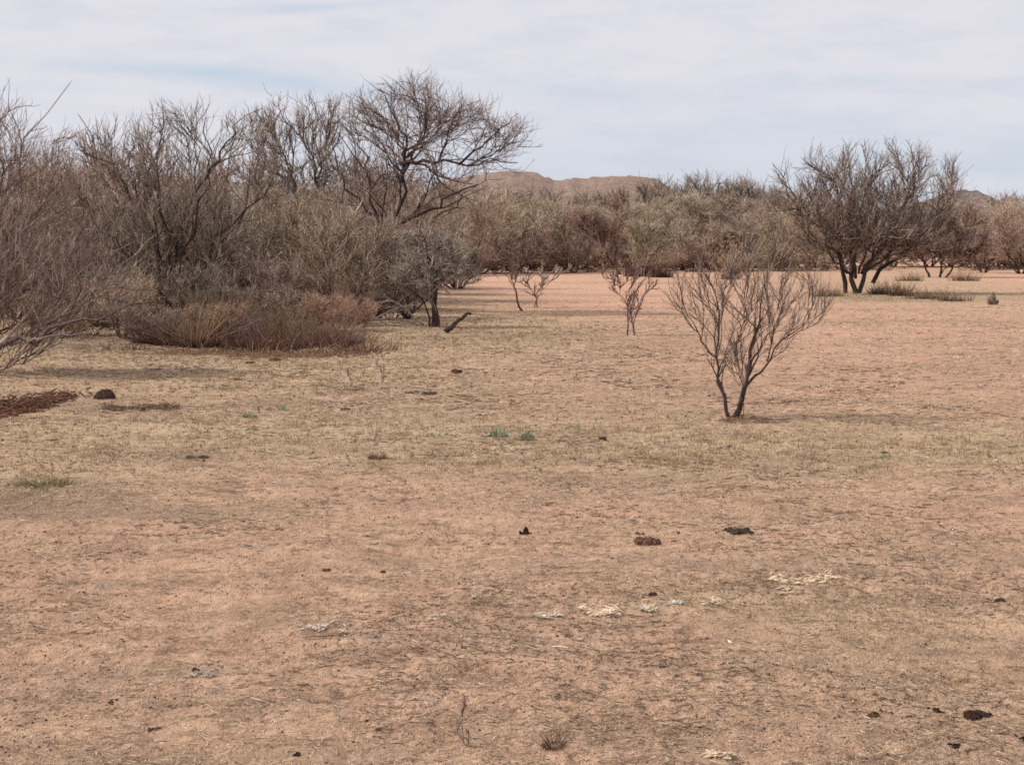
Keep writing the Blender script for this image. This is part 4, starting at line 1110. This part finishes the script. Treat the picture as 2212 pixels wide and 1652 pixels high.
# pale shredded debris
def debris(label, px, py, wpx, dpx, n, seed, L=(.01, .05), w=.004, col=(.95, .80, .63), lift=.02):
    rng = np.random.default_rng(seed); n = int(n * 1.4)
    b = G(px, py); x0 = wpx * mpp(b[1]) / 2; y0 = (GD(py - dpx / 2) - GD(py + dpx / 2)) / 2
    # gather the chips along a wavy windrow
    u = rng.uniform(-1, 1, n); x = u * x0
    y = y0 * (.45 * np.sin(u * 3.1 + seed) + rng.normal(size=n) * .42); x = x + rng.normal(size=n) * x0 * .12; stay = vnoise(x / .05, y / .05, seed) > .36; u, x, y = u[stay], x[stay], y[stay]; n = len(x)
    a = rng.normal(size=n) * .45; ln = rng.uniform(L[0], L[1], n)
    gx, gy = b[0] + x, b[1] + y
    z = surf(gx, gy) - b[2]
    P = np.empty((n, 4, 3))
    bend = rng.normal(size=n) * .6; pit = rng.normal(size=n) * .35
    zz = rng.random(n) * lift * .3 + .001
    for k in range(4):
        t = (k - 1.5) / 3
        P[:, k, 0] = x + np.cos(a + bend * t) * ln * t
        P[:, k, 1] = y + np.sin(a + bend * t) * ln * t
        P[:, k, 2] = z + zz + np.sin(pit) * ln * t + .004
    R = w * .78 * np.array([.5, 1, 1, .4])[None] * rng.uniform(.5, 1.4, (n, 1))
    V, Q = tubes(P, R, 4)
    c = np.repeat(np.array(col) * np.array([1, .93, .83]) * rng.uniform(.6, 1.08, (n, 1)), 16, axis=0)
    nm = 'pale_debris' if sum(col) > 1.3 else 'litter_patch'
    o = obj(nm, mesh_np(nm, V, Q, None, c), M_litter); o.location = [float(v) for v in b]
    return tag(o, label, 'debris', 'pale shredded plant debris on the ground', 'stuff' if nm == 'litter_patch' else None)
debris('longest and palest strip of shredded debris at lower right', 1722, 1254, 110, 16, 190, 401, w=.0045, lift=.03)
debris('small pale chips right of the longest pale strip', 1787, 1248, 36, 16, 45, 402)
debris('pale scrap just below the longest pale strip', 1695, 1280, 30, 12, 40, 403, col=(.80, .71, .58))
debris('pale chips left of the longest strip', 1552, 1303, 70, 16, 110, 404)
debris('bluish white scrap between two pale heaps', 1452, 1306, 40, 10, 40, 405, col=(.78, .78, .74))
debris('pale scrap under the black dung nugget', 1400, 1315, 34, 14, 55, 406, col=(.84, .76, .64))
debris('wide pale chip scatter at centre', 1298, 1320, 90, 24, 170, 407)
debris('pale pinkish scrap beside the standing splinter', 1187, 1335, 46, 12, 80, 408, col=(.76, .66, .58))
debris('pale frayed strip left of centre', 698, 1358, 100, 14, 150, 409, col=(.80, .70, .62))
debris('thin scatter of straw chips left of the standing splinter', 958, 1345, 80, 14, 60, 410, w=.003, col=(.66, .56, .44))
debris('thin pale strip in lower left ground', 435, 1470, 90, 8, 40, 411, L=(.02, .05), w=.0028, col=(.68, .58, .50))
debris('small white scrap on the bottom edge right of centre', 1555, 1648, 50, 8, 60, 412)
debris('dull grey scrap in the lower right middle', 1465, 1400 + 330, 50, 10, 30, 413, col=(.5, .47, .42)) if False else None

debris('dark reddish litter patch cut by the left edge under the near tree', -30, 885, 210, 60, 1500, 414, L=(.03, .14), w=.010, col=(.22, .125, .095), lift=.3)
C.objects[-1]['group'] = 'dark litter patches'
debris('brown litter gathered round the foot of the front shrub', 1610, 901, 110, 14, 260, 416, L=(.02, .09), w=.004, col=(.36, .25, .18), lift=.05)
C.objects[-1]['group'] = 'dark litter patches'
debris('string of dark crumbs below the flatter black dung at lower right', 1920, 1556, 90, 8, 110, 417, L=(.004, .016), w=.0035, col=(.13, .085, .06), lift=.015)
C.objects[-1]['group'] = 'dark litter patches'
debris('twig litter fringing the front edge of the dry undergrowth', 560, 758, 420, 18, 900, 418, L=(.04, .22), w=.007, col=(.30, .20, .14), lift=.12)
C.objects[-1]['group'] = 'dark litter patches'
debris('dark purplish crust of litter right of the brown rock', 300, 872, 150, 14, 500, 415, L=(.02, .09), w=.007, col=(.24, .165, .13), lift=.08)
C.objects[-1]['group'] = 'dark litter patches'

def splinter(label, pts_px, r, col, seed):
    b = G(*pts_px[0]); b[2] = float(surf(np.array([b[0]]), np.array([b[1]]))[0])
    d = b[1]
    pts = []
    for k, p in enumerate(pts_px):
        g = G(*p)
        if len(pts_px) == 2 and label.startswith('standing'): g = W(p[0], p[1], d)
        q = g - b; q[2] = max(q[2], 0) + .006
        if not label.startswith('standing'): q[2] = float(surf(np.array([g[0]]), np.array([g[1]]))[0]) - b[2] + .006
        pts.append(q)
    p = catmull(np.array(pts), 7); rng = np.random.default_rng(seed); p[:, :2] += rng.normal(size=(7, 2)) * r * .8
    V, Q = tubes(p[None], (np.array([.5, .9, 1, 1, .8, .6, .2]) * r)[None], 5)
    o = obj('stick', mesh_np('stick', V, Q, None, np.tile(col, (len(V), 1))), M_litter); o.location = [float(v) for v in b]
    return tag(o, label, 'stick', 'single sticks on the ground')
splinter('standing pale splinter at centre leaning left', [(1150, 1334), (1129, 1307)], .003, (.66, .55, .42), 1)
splinter('short white stick lying alone below centre', [(1192, 1396), (1228, 1400)], .0032, (.80, .74, .66), 2)
splinter('long blackish twig lying below the pale frayed strip', [(650, 1387), (705, 1384), (765, 1380)], .0022, (.12, .09, .08), 3)
splinter('straight grey twig lying above the tiny black stump', [(1195, 1104), (1160, 1104), (1122, 1106)], .003, (.40, .34, .31), 4)
splinter('grey-brown twig at left below the pale scatter', [(905, 1518), (860, 1535), (790, 1540)], .0024, (.30, .24, .2), 5)
splinter('pale curved straw near the left bottom', [(85, 1433 + 350), (110, 1787)], .002, (.72, .62, .5), 6) if False else None
splinter('pale short straw in the lower left ground', [(541, 1520), (575, 1526)], .002, (.74, .63, .5), 7)
splinter('pale slanting straw near the lower right', [(1866, 1855 - 300), (1880, 1565)], .002, (.74, .63, .5), 8)
splinter('pale stalk lying near the bottom left of centre', [(895, 1566), (925, 1558)], .0026, (.72, .62, .5), 9)
splinter('pale thin straw right of the white debris at lower right', [(1730, 1290), (1790, 1293)], .0016, (.62, .5, .38), 10)
splinter('white pebble-like chip below the wide pale scatter', [(1572, 1386), (1580, 1390)], .004, (.85, .8, .72), 11)

# ------------------------------------------------------------------ ground cover (uncountable)
rng = np.random.default_rng(5)
def scatter(n, dmin, dmax, power=0.0, ang=25):
    u = rng.random(n)
    d = dmin * (dmax / dmin) ** (u ** (1 + power))
    a = np.radians(rng.uniform(-ang, ang, n))
    return d * np.sin(a), d * np.cos(a), d

# stubble and grass blades
def cover(name, n, dmin, dmax, accept, hfun, blades_per, wmm, pal, lab, lean=.9, darkbase=(.7, .64, .6), spread=.03, seg=2):
    x, y, d = scatter(n, dmin, dmax)
    r_, g_, k_ = zones(x, y)
    keep = rng.random(n) < accept(r_, g_, k_, x, y)
    x, y, d, g_, k_ = x[keep], y[keep], d[keep], g_[keep], k_[keep]
    m = len(x)
    h = hfun(g_, k_, m)
    N = m * blades_per
    P, R = blades(rng, N, 1., 0, 1., pal, lean, 1., seg=seg, curve=.5)
    P[:, :, :] = P
    hs = np.repeat(h, blades_per)
    base = P[:, :1].copy()
    sp = np.repeat(spread * rng.uniform(.4, 1.6, m), blades_per)
    P = base * sp[:, None, None] + (P - base) * hs[:, None, None]
    X = np.repeat(x, blades_per); Y = np.repeat(y, blades_per)
    P[:, :, 0] += X[:, None]; P[:, :, 1] += Y[:, None]
    P[:, :, 2] += (surf(P[:, 0, 0], P[:, 0, 1]) - .004)[:, None]
    # ribbons
    w = (wmm * .001) * np.repeat(np.clip(d / 9, .75, 4.), blades_per) * rng.uniform(.6, 1.4, N)
    a = rng.uniform(0, np.pi, N); S = np.stack([np.cos(a), np.sin(a) * .5, np.zeros(N)], -1) * w[:, None]
    K = seg + 1
    tap = np.linspace(1, .2, K)[None, :, None]
    L = P - S[:, None] * tap; Rr = P + S[:, None] * tap
    V = np.stack([L, Rr], 2).reshape(-1, 3)
    b = (np.arange(N) * K * 2)[:, None]; k = (np.arange(seg) * 2)[None]
    Q = np.stack([b + k, b + k + 1, b + k + 3, b + k + 2], -1).reshape(-1, 4)
    pc = np.array(pal)
    ci = np.repeat(rng.integers(0, len(pc), m), blades_per)
    mixi = rng.random(N) < .5; ci[mixi] = rng.integers(0, len(pc), mixi.sum())
    c = pc[ci] * rng.uniform(.75, 1.2, (N, 1))
    gg = np.repeat(np.clip(k_, 0, 1), blades_per)[:, None]
    c = c * (1 - gg * .3) * np.array([1, 1, 1])
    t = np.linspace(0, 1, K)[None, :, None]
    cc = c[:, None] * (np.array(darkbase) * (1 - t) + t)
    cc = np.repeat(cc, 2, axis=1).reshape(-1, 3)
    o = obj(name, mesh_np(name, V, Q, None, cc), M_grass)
    return tag(o, lab, 'grass', kind='stuff')

def clump(x, y, s, seed): return np.clip((fbm(x / s, y / s, seed, 3) - .42) * 5, 0, 1)
cover('dry_grass', 110000, 4.2, 70, lambda r, g, k, x, y: np.clip(g * 1.1 + .10, 0, 1) * (.25 + .75 * clump(x, y, .5, 81)), lambda g, k, m: (.012 + .038 * g) * rng.uniform(.5, 1.6, m), 7, 1.5,
      [(.64, .48, .30), (.52, .38, .235), (.78, .61, .41), (.42, .30, .19), (.33, .25, .15), (.70, .54, .35)], 'short straw coloured dry grass over the open ground')
cover('grey_stubble', 150000, 4.2, 60, lambda r, g, k, x, y: np.clip(.55 - .45 * r, 0, 1) * clump(x, y, .35, 82) * (.08 + .92 * clump(x, y * .7, 1.6, 84)), lambda g, k, m: .013 * rng.uniform(.5, 1.8, m), 6, 1.4,
      [(.26, .18, .125), (.36, .255, .18), (.15, .098, .068), (.46, .34, .24), (.64, .48, .33)], 'grazed grey-brown grass stubble close to the soil', 1.3, (.5, .45, .4), .022)

# loose straws and twigs lying flat
def litter(name, n, dmin, dmax, L, wmm, pal, lab, accept, flat=.12, cat='litter'):
    x, y, d = scatter(n, dmin, dmax)
    r_, g_, k_ = zones(x, y)
    keep = rng.random(n) < accept(r_, g_, k_, x, y); x, y, d = x[keep], y[keep], d[keep]
    m = len(x); a = rng.uniform(0, 2 * np.pi, m)
    ln = rng.uniform(L[0], L[1], m) ** 1.0 * np.clip(d / 10, .8, 2.)
    P = np.empty((m, 3, 3)); bend = rng.normal(size=m) * .5
    for k in range(3):
        t = k / 2 - .5
        xx = x + np.cos(a + bend * t) * ln * t; yy = y + np.sin(a + bend * t) * ln * t
        P[:, k, 0] = xx; P[:, k, 1] = yy
    s = surf(P[:, :, 0], P[:, :, 1])
    P[:, :, 2] = np.maximum(s, s.mean(axis=1, keepdims=True)) + (wmm * .001) + rng.random((m, 3)) * flat * ln[:, None] * .5
    R = (wmm * .001 * np.clip(d / 9, .75, 3.) * rng.uniform(.5, 1.4, m))[:, None] * np.array([.7, 1, .4])[None]
    V, Q = tubes(P, R, 3)
    pc = np.array(pal)
    c = np.repeat(pc[rng.integers(0, len(pc), m)] * rng.uniform(.75, 1.2, (m, 1)), 9, axis=0)
    o = obj(name, mesh_np(name, V, Q, None, c), M_litter)
    return tag(o, lab, cat, kind='stuff')
litter('straw_litter', 190000, 4.2, 45, (.015, .07), 1.3, [(.74, .57, .41), (.62, .46, .31), (.84, .68, .52), (.54, .38, .25)], 'loose pale straws lying over the soil', lambda r, g, k, x, y: .25 + .75 * clump(x, y, .8, 91))
litter('twig_litter', 90000, 4.2, 50, (.015, .08), 1.8, [(.13, .08, .058), (.19, .125, .09), (.09, .058, .042), (.26, .185, .14)], 'dark twig litter strewn over the soil', lambda r, g, k, x, y: (.1 + .9 * clump(x, y, .6, 92)) * (1 - .6 * r) * (.15 + .85 * clump(x, y * .7, 1.6, 84)))

# soil crumbs
def crumbs(n, dmin, dmax):
    x, y, d = scatter(n, dmin, dmax); r_, g_, k_ = zones(x, y)
    keep = rng.random(n) < (.12 + .88 * clump(x, y, .45, 95)) * (1 - .5 * r_); x, y, d = x[keep], y[keep], d[keep]
    m = len(x)
    T0 = np.array([[1, 0, 0], [-1, 0, 0], [0, 1, 0], [0, -1, 0], [0, 0, 1], [0, 0, -1]], float)
    F0 = np.array([[0, 2, 4], [2, 1, 4], [1, 3, 4], [3, 0, 4], [2, 0, 5], [1, 2, 5], [3, 1, 5], [0, 3, 5]])
    s = np.minimum(rng.lognormal(-5.75, .5, m), .009) * np.clip(d / 10, .8, 2.)
    V = T0[None] * rng.uniform(.6, 1.3, (m, 6, 3)) * s[:, None, None] * np.array([1.25, 1.1, .75])
    a = rng.uniform(0, 6.28, m)
    X = V[..., 0] * np.cos(a)[:, None] - V[..., 1] * np.sin(a)[:, None]; Y = V[..., 0] * np.sin(a)[:, None] + V[..., 1] * np.cos(a)[:, None]
    V[..., 0] = X + x[:, None]; V[..., 1] = Y + y[:, None]; V[..., 2] += (surf(x, y) + s * .25)[:, None]
    T = (F0[None] + (np.arange(m) * 6)[:, None, None]).reshape(-1, 3)
    pc = np.array([(.30, .19, .13), (.22, .14, .10), (.12, .08, .06), (.42, .29, .21), (.09, .06, .05), (.50, .40, .32)])
    c = np.repeat(pc[rng.integers(0, 6, m)], 6, axis=0)
    o = obj('soil_crumbs', mesh_np('soil_crumbs', V.reshape(-1, 3), None, T, c), M_litter)
    return tag(o, 'small reddish soil crumbs and grit on the ground', 'gravel', kind='stuff')
crumbs(130000, 4.2, 45)

# ------------------------------------------------------------------ hills
def hill(name, label, prof, d, depth, seed, m):
    """prof: ridge line as (px, py) at distance d"""
    prof = np.array(prof, float)
    nx, ny = 260, 40
    px = np.linspace(prof[0, 0], prof[-1, 0], nx); py = np.interp(px, prof[:, 0], prof[:, 1])
    ridge = np.array([W(a, b, d)[2] for a, b in zip(px, py)]); X0 = np.array([W(a, b, d)[0] for a, b in zip(px, py)])
    t = np.linspace(-1, 1, ny)
    Z = np.zeros((ny, nx)); Y = np.zeros((ny, nx)); X = np.tile(X0, (ny, 1))
    for i, tt in enumerate(t):
        Y[i] = d + tt * depth
        Z[i] = ridge * (1 - abs(tt) ** 1.3)
    w = d / 900
    rel = (fbm(X / (16 * w), Y / (40 * w), seed, 5) - .5)
    gul = np.abs(fbm(X / (14 * w), Y / (70 * w), seed + 3, 4) - .5) * 2
    Z = np.where(Z > 1, Z + (rel * 5 + (gul - .3) * 4) * w * (np.abs(t)[:, None] ** .6) + rel * 2.2 * w + (fbm(X / (3.5 * w), Y / (7 * w), seed + 9, 3) - .5) * 1.7 * w, Z)
    Z[0] = -3; Z[-1] = -3
    V = np.stack([X, Y, Z], -1).reshape(-1, 3)
    i = np.arange(ny - 1)[:, None]; j = np.arange(nx - 1)[None]
    Q = np.stack([i * nx + j, i * nx + j + 1, (i + 1) * nx + j + 1, (i + 1) * nx + j], -1).reshape(-1, 4)
    o = obj(name, mesh_np(name, V, Q, None, None, True), m)
    o['kind'] = 'structure'; o['label'] = label
    return o

def hill_mat(name, a, b_, c, scale):
    m, nt, b = new_mat(name)
    tc = nt.nodes.new('ShaderNodeTexCoord')
    n = noise(nt, scale, 6, .7, tc.outputs['Object']); n2 = noise(nt, scale * 6, 3, .7, tc.outputs['Object'])
    col = mixc(nt, a, b_, maprange(nt, n.outputs['Fac'], .35, .65))
    col = mixc(nt, col, c, maprange(nt, n2.outputs['Fac'], .48, .58, 0, .85))
    nt.links.new(col, b.inputs['Base Color'])
    return m
MH1 = hill_mat('red_hill', (.36, .24, .20), (.25, .18, .155), (.16, .13, .105), .13)
MH2 = hill_mat('dark_hill', (.20, .155, .14), (.16, .13, .12), (.11, .095, .09), .03)
MH3 = hill_mat('hazy_ridge', (.28, .30, .34), (.25, .27, .31), (.23, .25, .29), .002)  # blue of distance haze mixed into the ridge colour
hill('hills', 'flat-topped reddish mesa with bluish shade rising behind the far trees',
     [(880, 470), (950, 395), (1010, 378), (1060, 371), (1110, 367), (1145, 371), (1170, 377), (1195, 387), (1212, 390), (1226, 385), (1262, 384), (1290, 383), (1318, 380), (1345, 380), (1372, 382), (1400, 385), (1422, 388), (1434, 398), (1450, 408), (1480, 425), (1530, 470), (1560, 520)],
     900, 160, 3, MH1)
hill('distant_hill', 'small dark rounded hill behind the trees at right', [(1960, 480), (2000, 440), (2040, 419), (2080, 412), (2112, 415), (2130, 423), (2160, 440), (2190, 462), (2240, 500)], 800, 120, 7, MH2)
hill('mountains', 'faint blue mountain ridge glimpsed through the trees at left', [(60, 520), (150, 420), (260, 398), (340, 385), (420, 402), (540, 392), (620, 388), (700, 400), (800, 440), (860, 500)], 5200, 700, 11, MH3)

# ------------------------------------------------------------------ light, sky, camera
SUN_EL, SUN_AZ = math.radians(47), math.radians(-82)     # azimuth from +y towards +x
sd = Vector((math.sin(SUN_AZ) * math.cos(SUN_EL), math.cos(SUN_AZ) * math.cos(SUN_EL), math.sin(SUN_EL)))
L = bpy.data.lights.new('sun', 'SUN'); L.energy = 3.5; L.angle = math.radians(.6); L.color = (1, .93, .84)
lo = bpy.data.objects.new('sun', L); C.objects.link(lo)
lo.rotation_euler = (-sd).to_track_quat('-Z', 'Y').to_euler()

w = bpy.data.worlds.new('World'); scene.world = w; w.use_nodes = True
nt = w.node_tree; bg = nt.nodes['Background']
sky = nt.nodes.new('ShaderNodeTexSky'); sky.sky_type = 'NISHITA'; sky.sun_disc = False
sky.sun_elevation = SUN_EL; sky.sun_rotation = SUN_AZ
sky.air_density = 1.; sky.dust_density = 1.5; sky.ozone_density = 1.
tc = nt.nodes.new('ShaderNodeTexCoord')
sep = nt.nodes.new('ShaderNodeSeparateXYZ'); nt.links.new(tc.outputs['Generated'], sep.inputs[0])
# azimuth / elevation of the view direction (a property of the sky, not of the camera)
az = mathn(nt, 'ARCTAN2', sep.outputs['X'], sep.outputs['Y'])
el = mathn(nt, 'ARCSINE', sep.outputs['Z'])
cmb = nt.nodes.new('ShaderNodeCombineXYZ')
nt.links.new(mathn(nt, 'MULTIPLY', az, 2.2), cmb.inputs[0]); nt.links.new(mathn(nt, 'MULTIPLY', el, 8.5), cmb.inputs[1])
cl = noise(nt, 1.6, 6, .55, cmb.outputs[0], .4).outputs['Fac']
clf = noise(nt, 7, 5, .6, cmb.outputs[0], .2).outputs['Fac']
def gauss(a0, e0, sa, se, tilt=0.):
    """soft streak of clear sky centred on azimuth/elevation (radians)"""
    da = mathn(nt, 'MULTIPLY', mathn(nt, 'SUBTRACT', az, a0), 1 / sa)
    de = mathn(nt, 'MULTIPLY', mathn(nt, 'SUBTRACT', el, mathn(nt, 'MULTIPLY_ADD', mathn(nt, 'SUBTRACT', az, a0), tilt, e0)), 1 / se)
    q = mathn(nt, 'ADD', mathn(nt, 'MULTIPLY', da, da), mathn(nt, 'MULTIPLY', de, de))
    return mathn(nt, 'EXPONENT', mathn(nt, 'MULTIPLY', q, -1.))
def azel(px, py):
    p = W(px, py, 1.) - np.array([0, 0, CAMH]); p /= np.linalg.norm(p)
    return math.atan2(p[0], p[1]), math.asin(p[2])
clear = None
for (px, py, sx, sy, amp, tilt) in [(560, 172, 270, 24, .72, -.10), (330, 150, 200, 14, .45, 0), (100, 190, 160, 14, .3, 0), (1700, 330, 900, 90, .42, 0), (1250, 200, 600, 30, .2, 0),
                                    (2000, 180, 500, 12, .25, 0), (650, 20, 200, 10, .4, .1), (1400, 420, 1200, 60, .22, 0)]:
    a0, e0 = azel(px, py)
    g = mathn(nt, 'MULTIPLY', gauss(a0, e0, sx / F, sy / F, tilt), amp)
    clear = g if clear is None else mathn(nt, 'ADD', clear, g)
fac = mathn(nt, 'MULTIPLY', clear, maprange(nt, cl, .25, .7, .45, 1.25), clamp=False)
fac = mathn(nt, 'ADD', fac, maprange(nt, clf, .45, .75, 0, .12))
fac = mathn(nt, 'ADD', fac, maprange(nt, cl, .5, .75, 0, .16), clamp=True)
CLOUD = (.765, .755, .81); CLR = (.56, .67, .80)
cloudcol = mixc(nt, CLOUD, (.70, .71, .78), maprange(nt, clf, .35, .7))
SKY_S = .10
vm = nt.nodes.new('ShaderNodeVectorMath'); vm.operation = 'SCALE'
nt.links.new(sky.outputs[0], vm.inputs[0]); vm.inputs[3].default_value = SKY_S
thin = mixc(nt, vm.outputs[0], CLR, .85)          # thin veil over the blue
final = mixc(nt, cloudcol, thin, fac)
nt.links.new(final, bg.inputs[0]); bg.inputs[1].default_value = 1.0

cam = bpy.data.cameras.new('camera'); co = bpy.data.objects.new('camera', cam); C.objects.link(co)
cam.sensor_width = 36; cam.lens = 36 * F / PW
cam.clip_end = 30000; cam.clip_start = .05
co.location = (0, 0, CAMH); co.rotation_euler = (math.pi / 2 - TH, 0, 0)
scene.camera = co
scene.view_settings.view_transform = 'Standard'; scene.view_settings.look = 'None'
scene.view_settings.exposure = 0; scene.view_settings.gamma = 1
scene.cycles.filter_width = 1.7
scene.cycles.use_denoising = False
scene.cycles.max_bounces = 4; scene.cycles.diffuse_bounces = 2
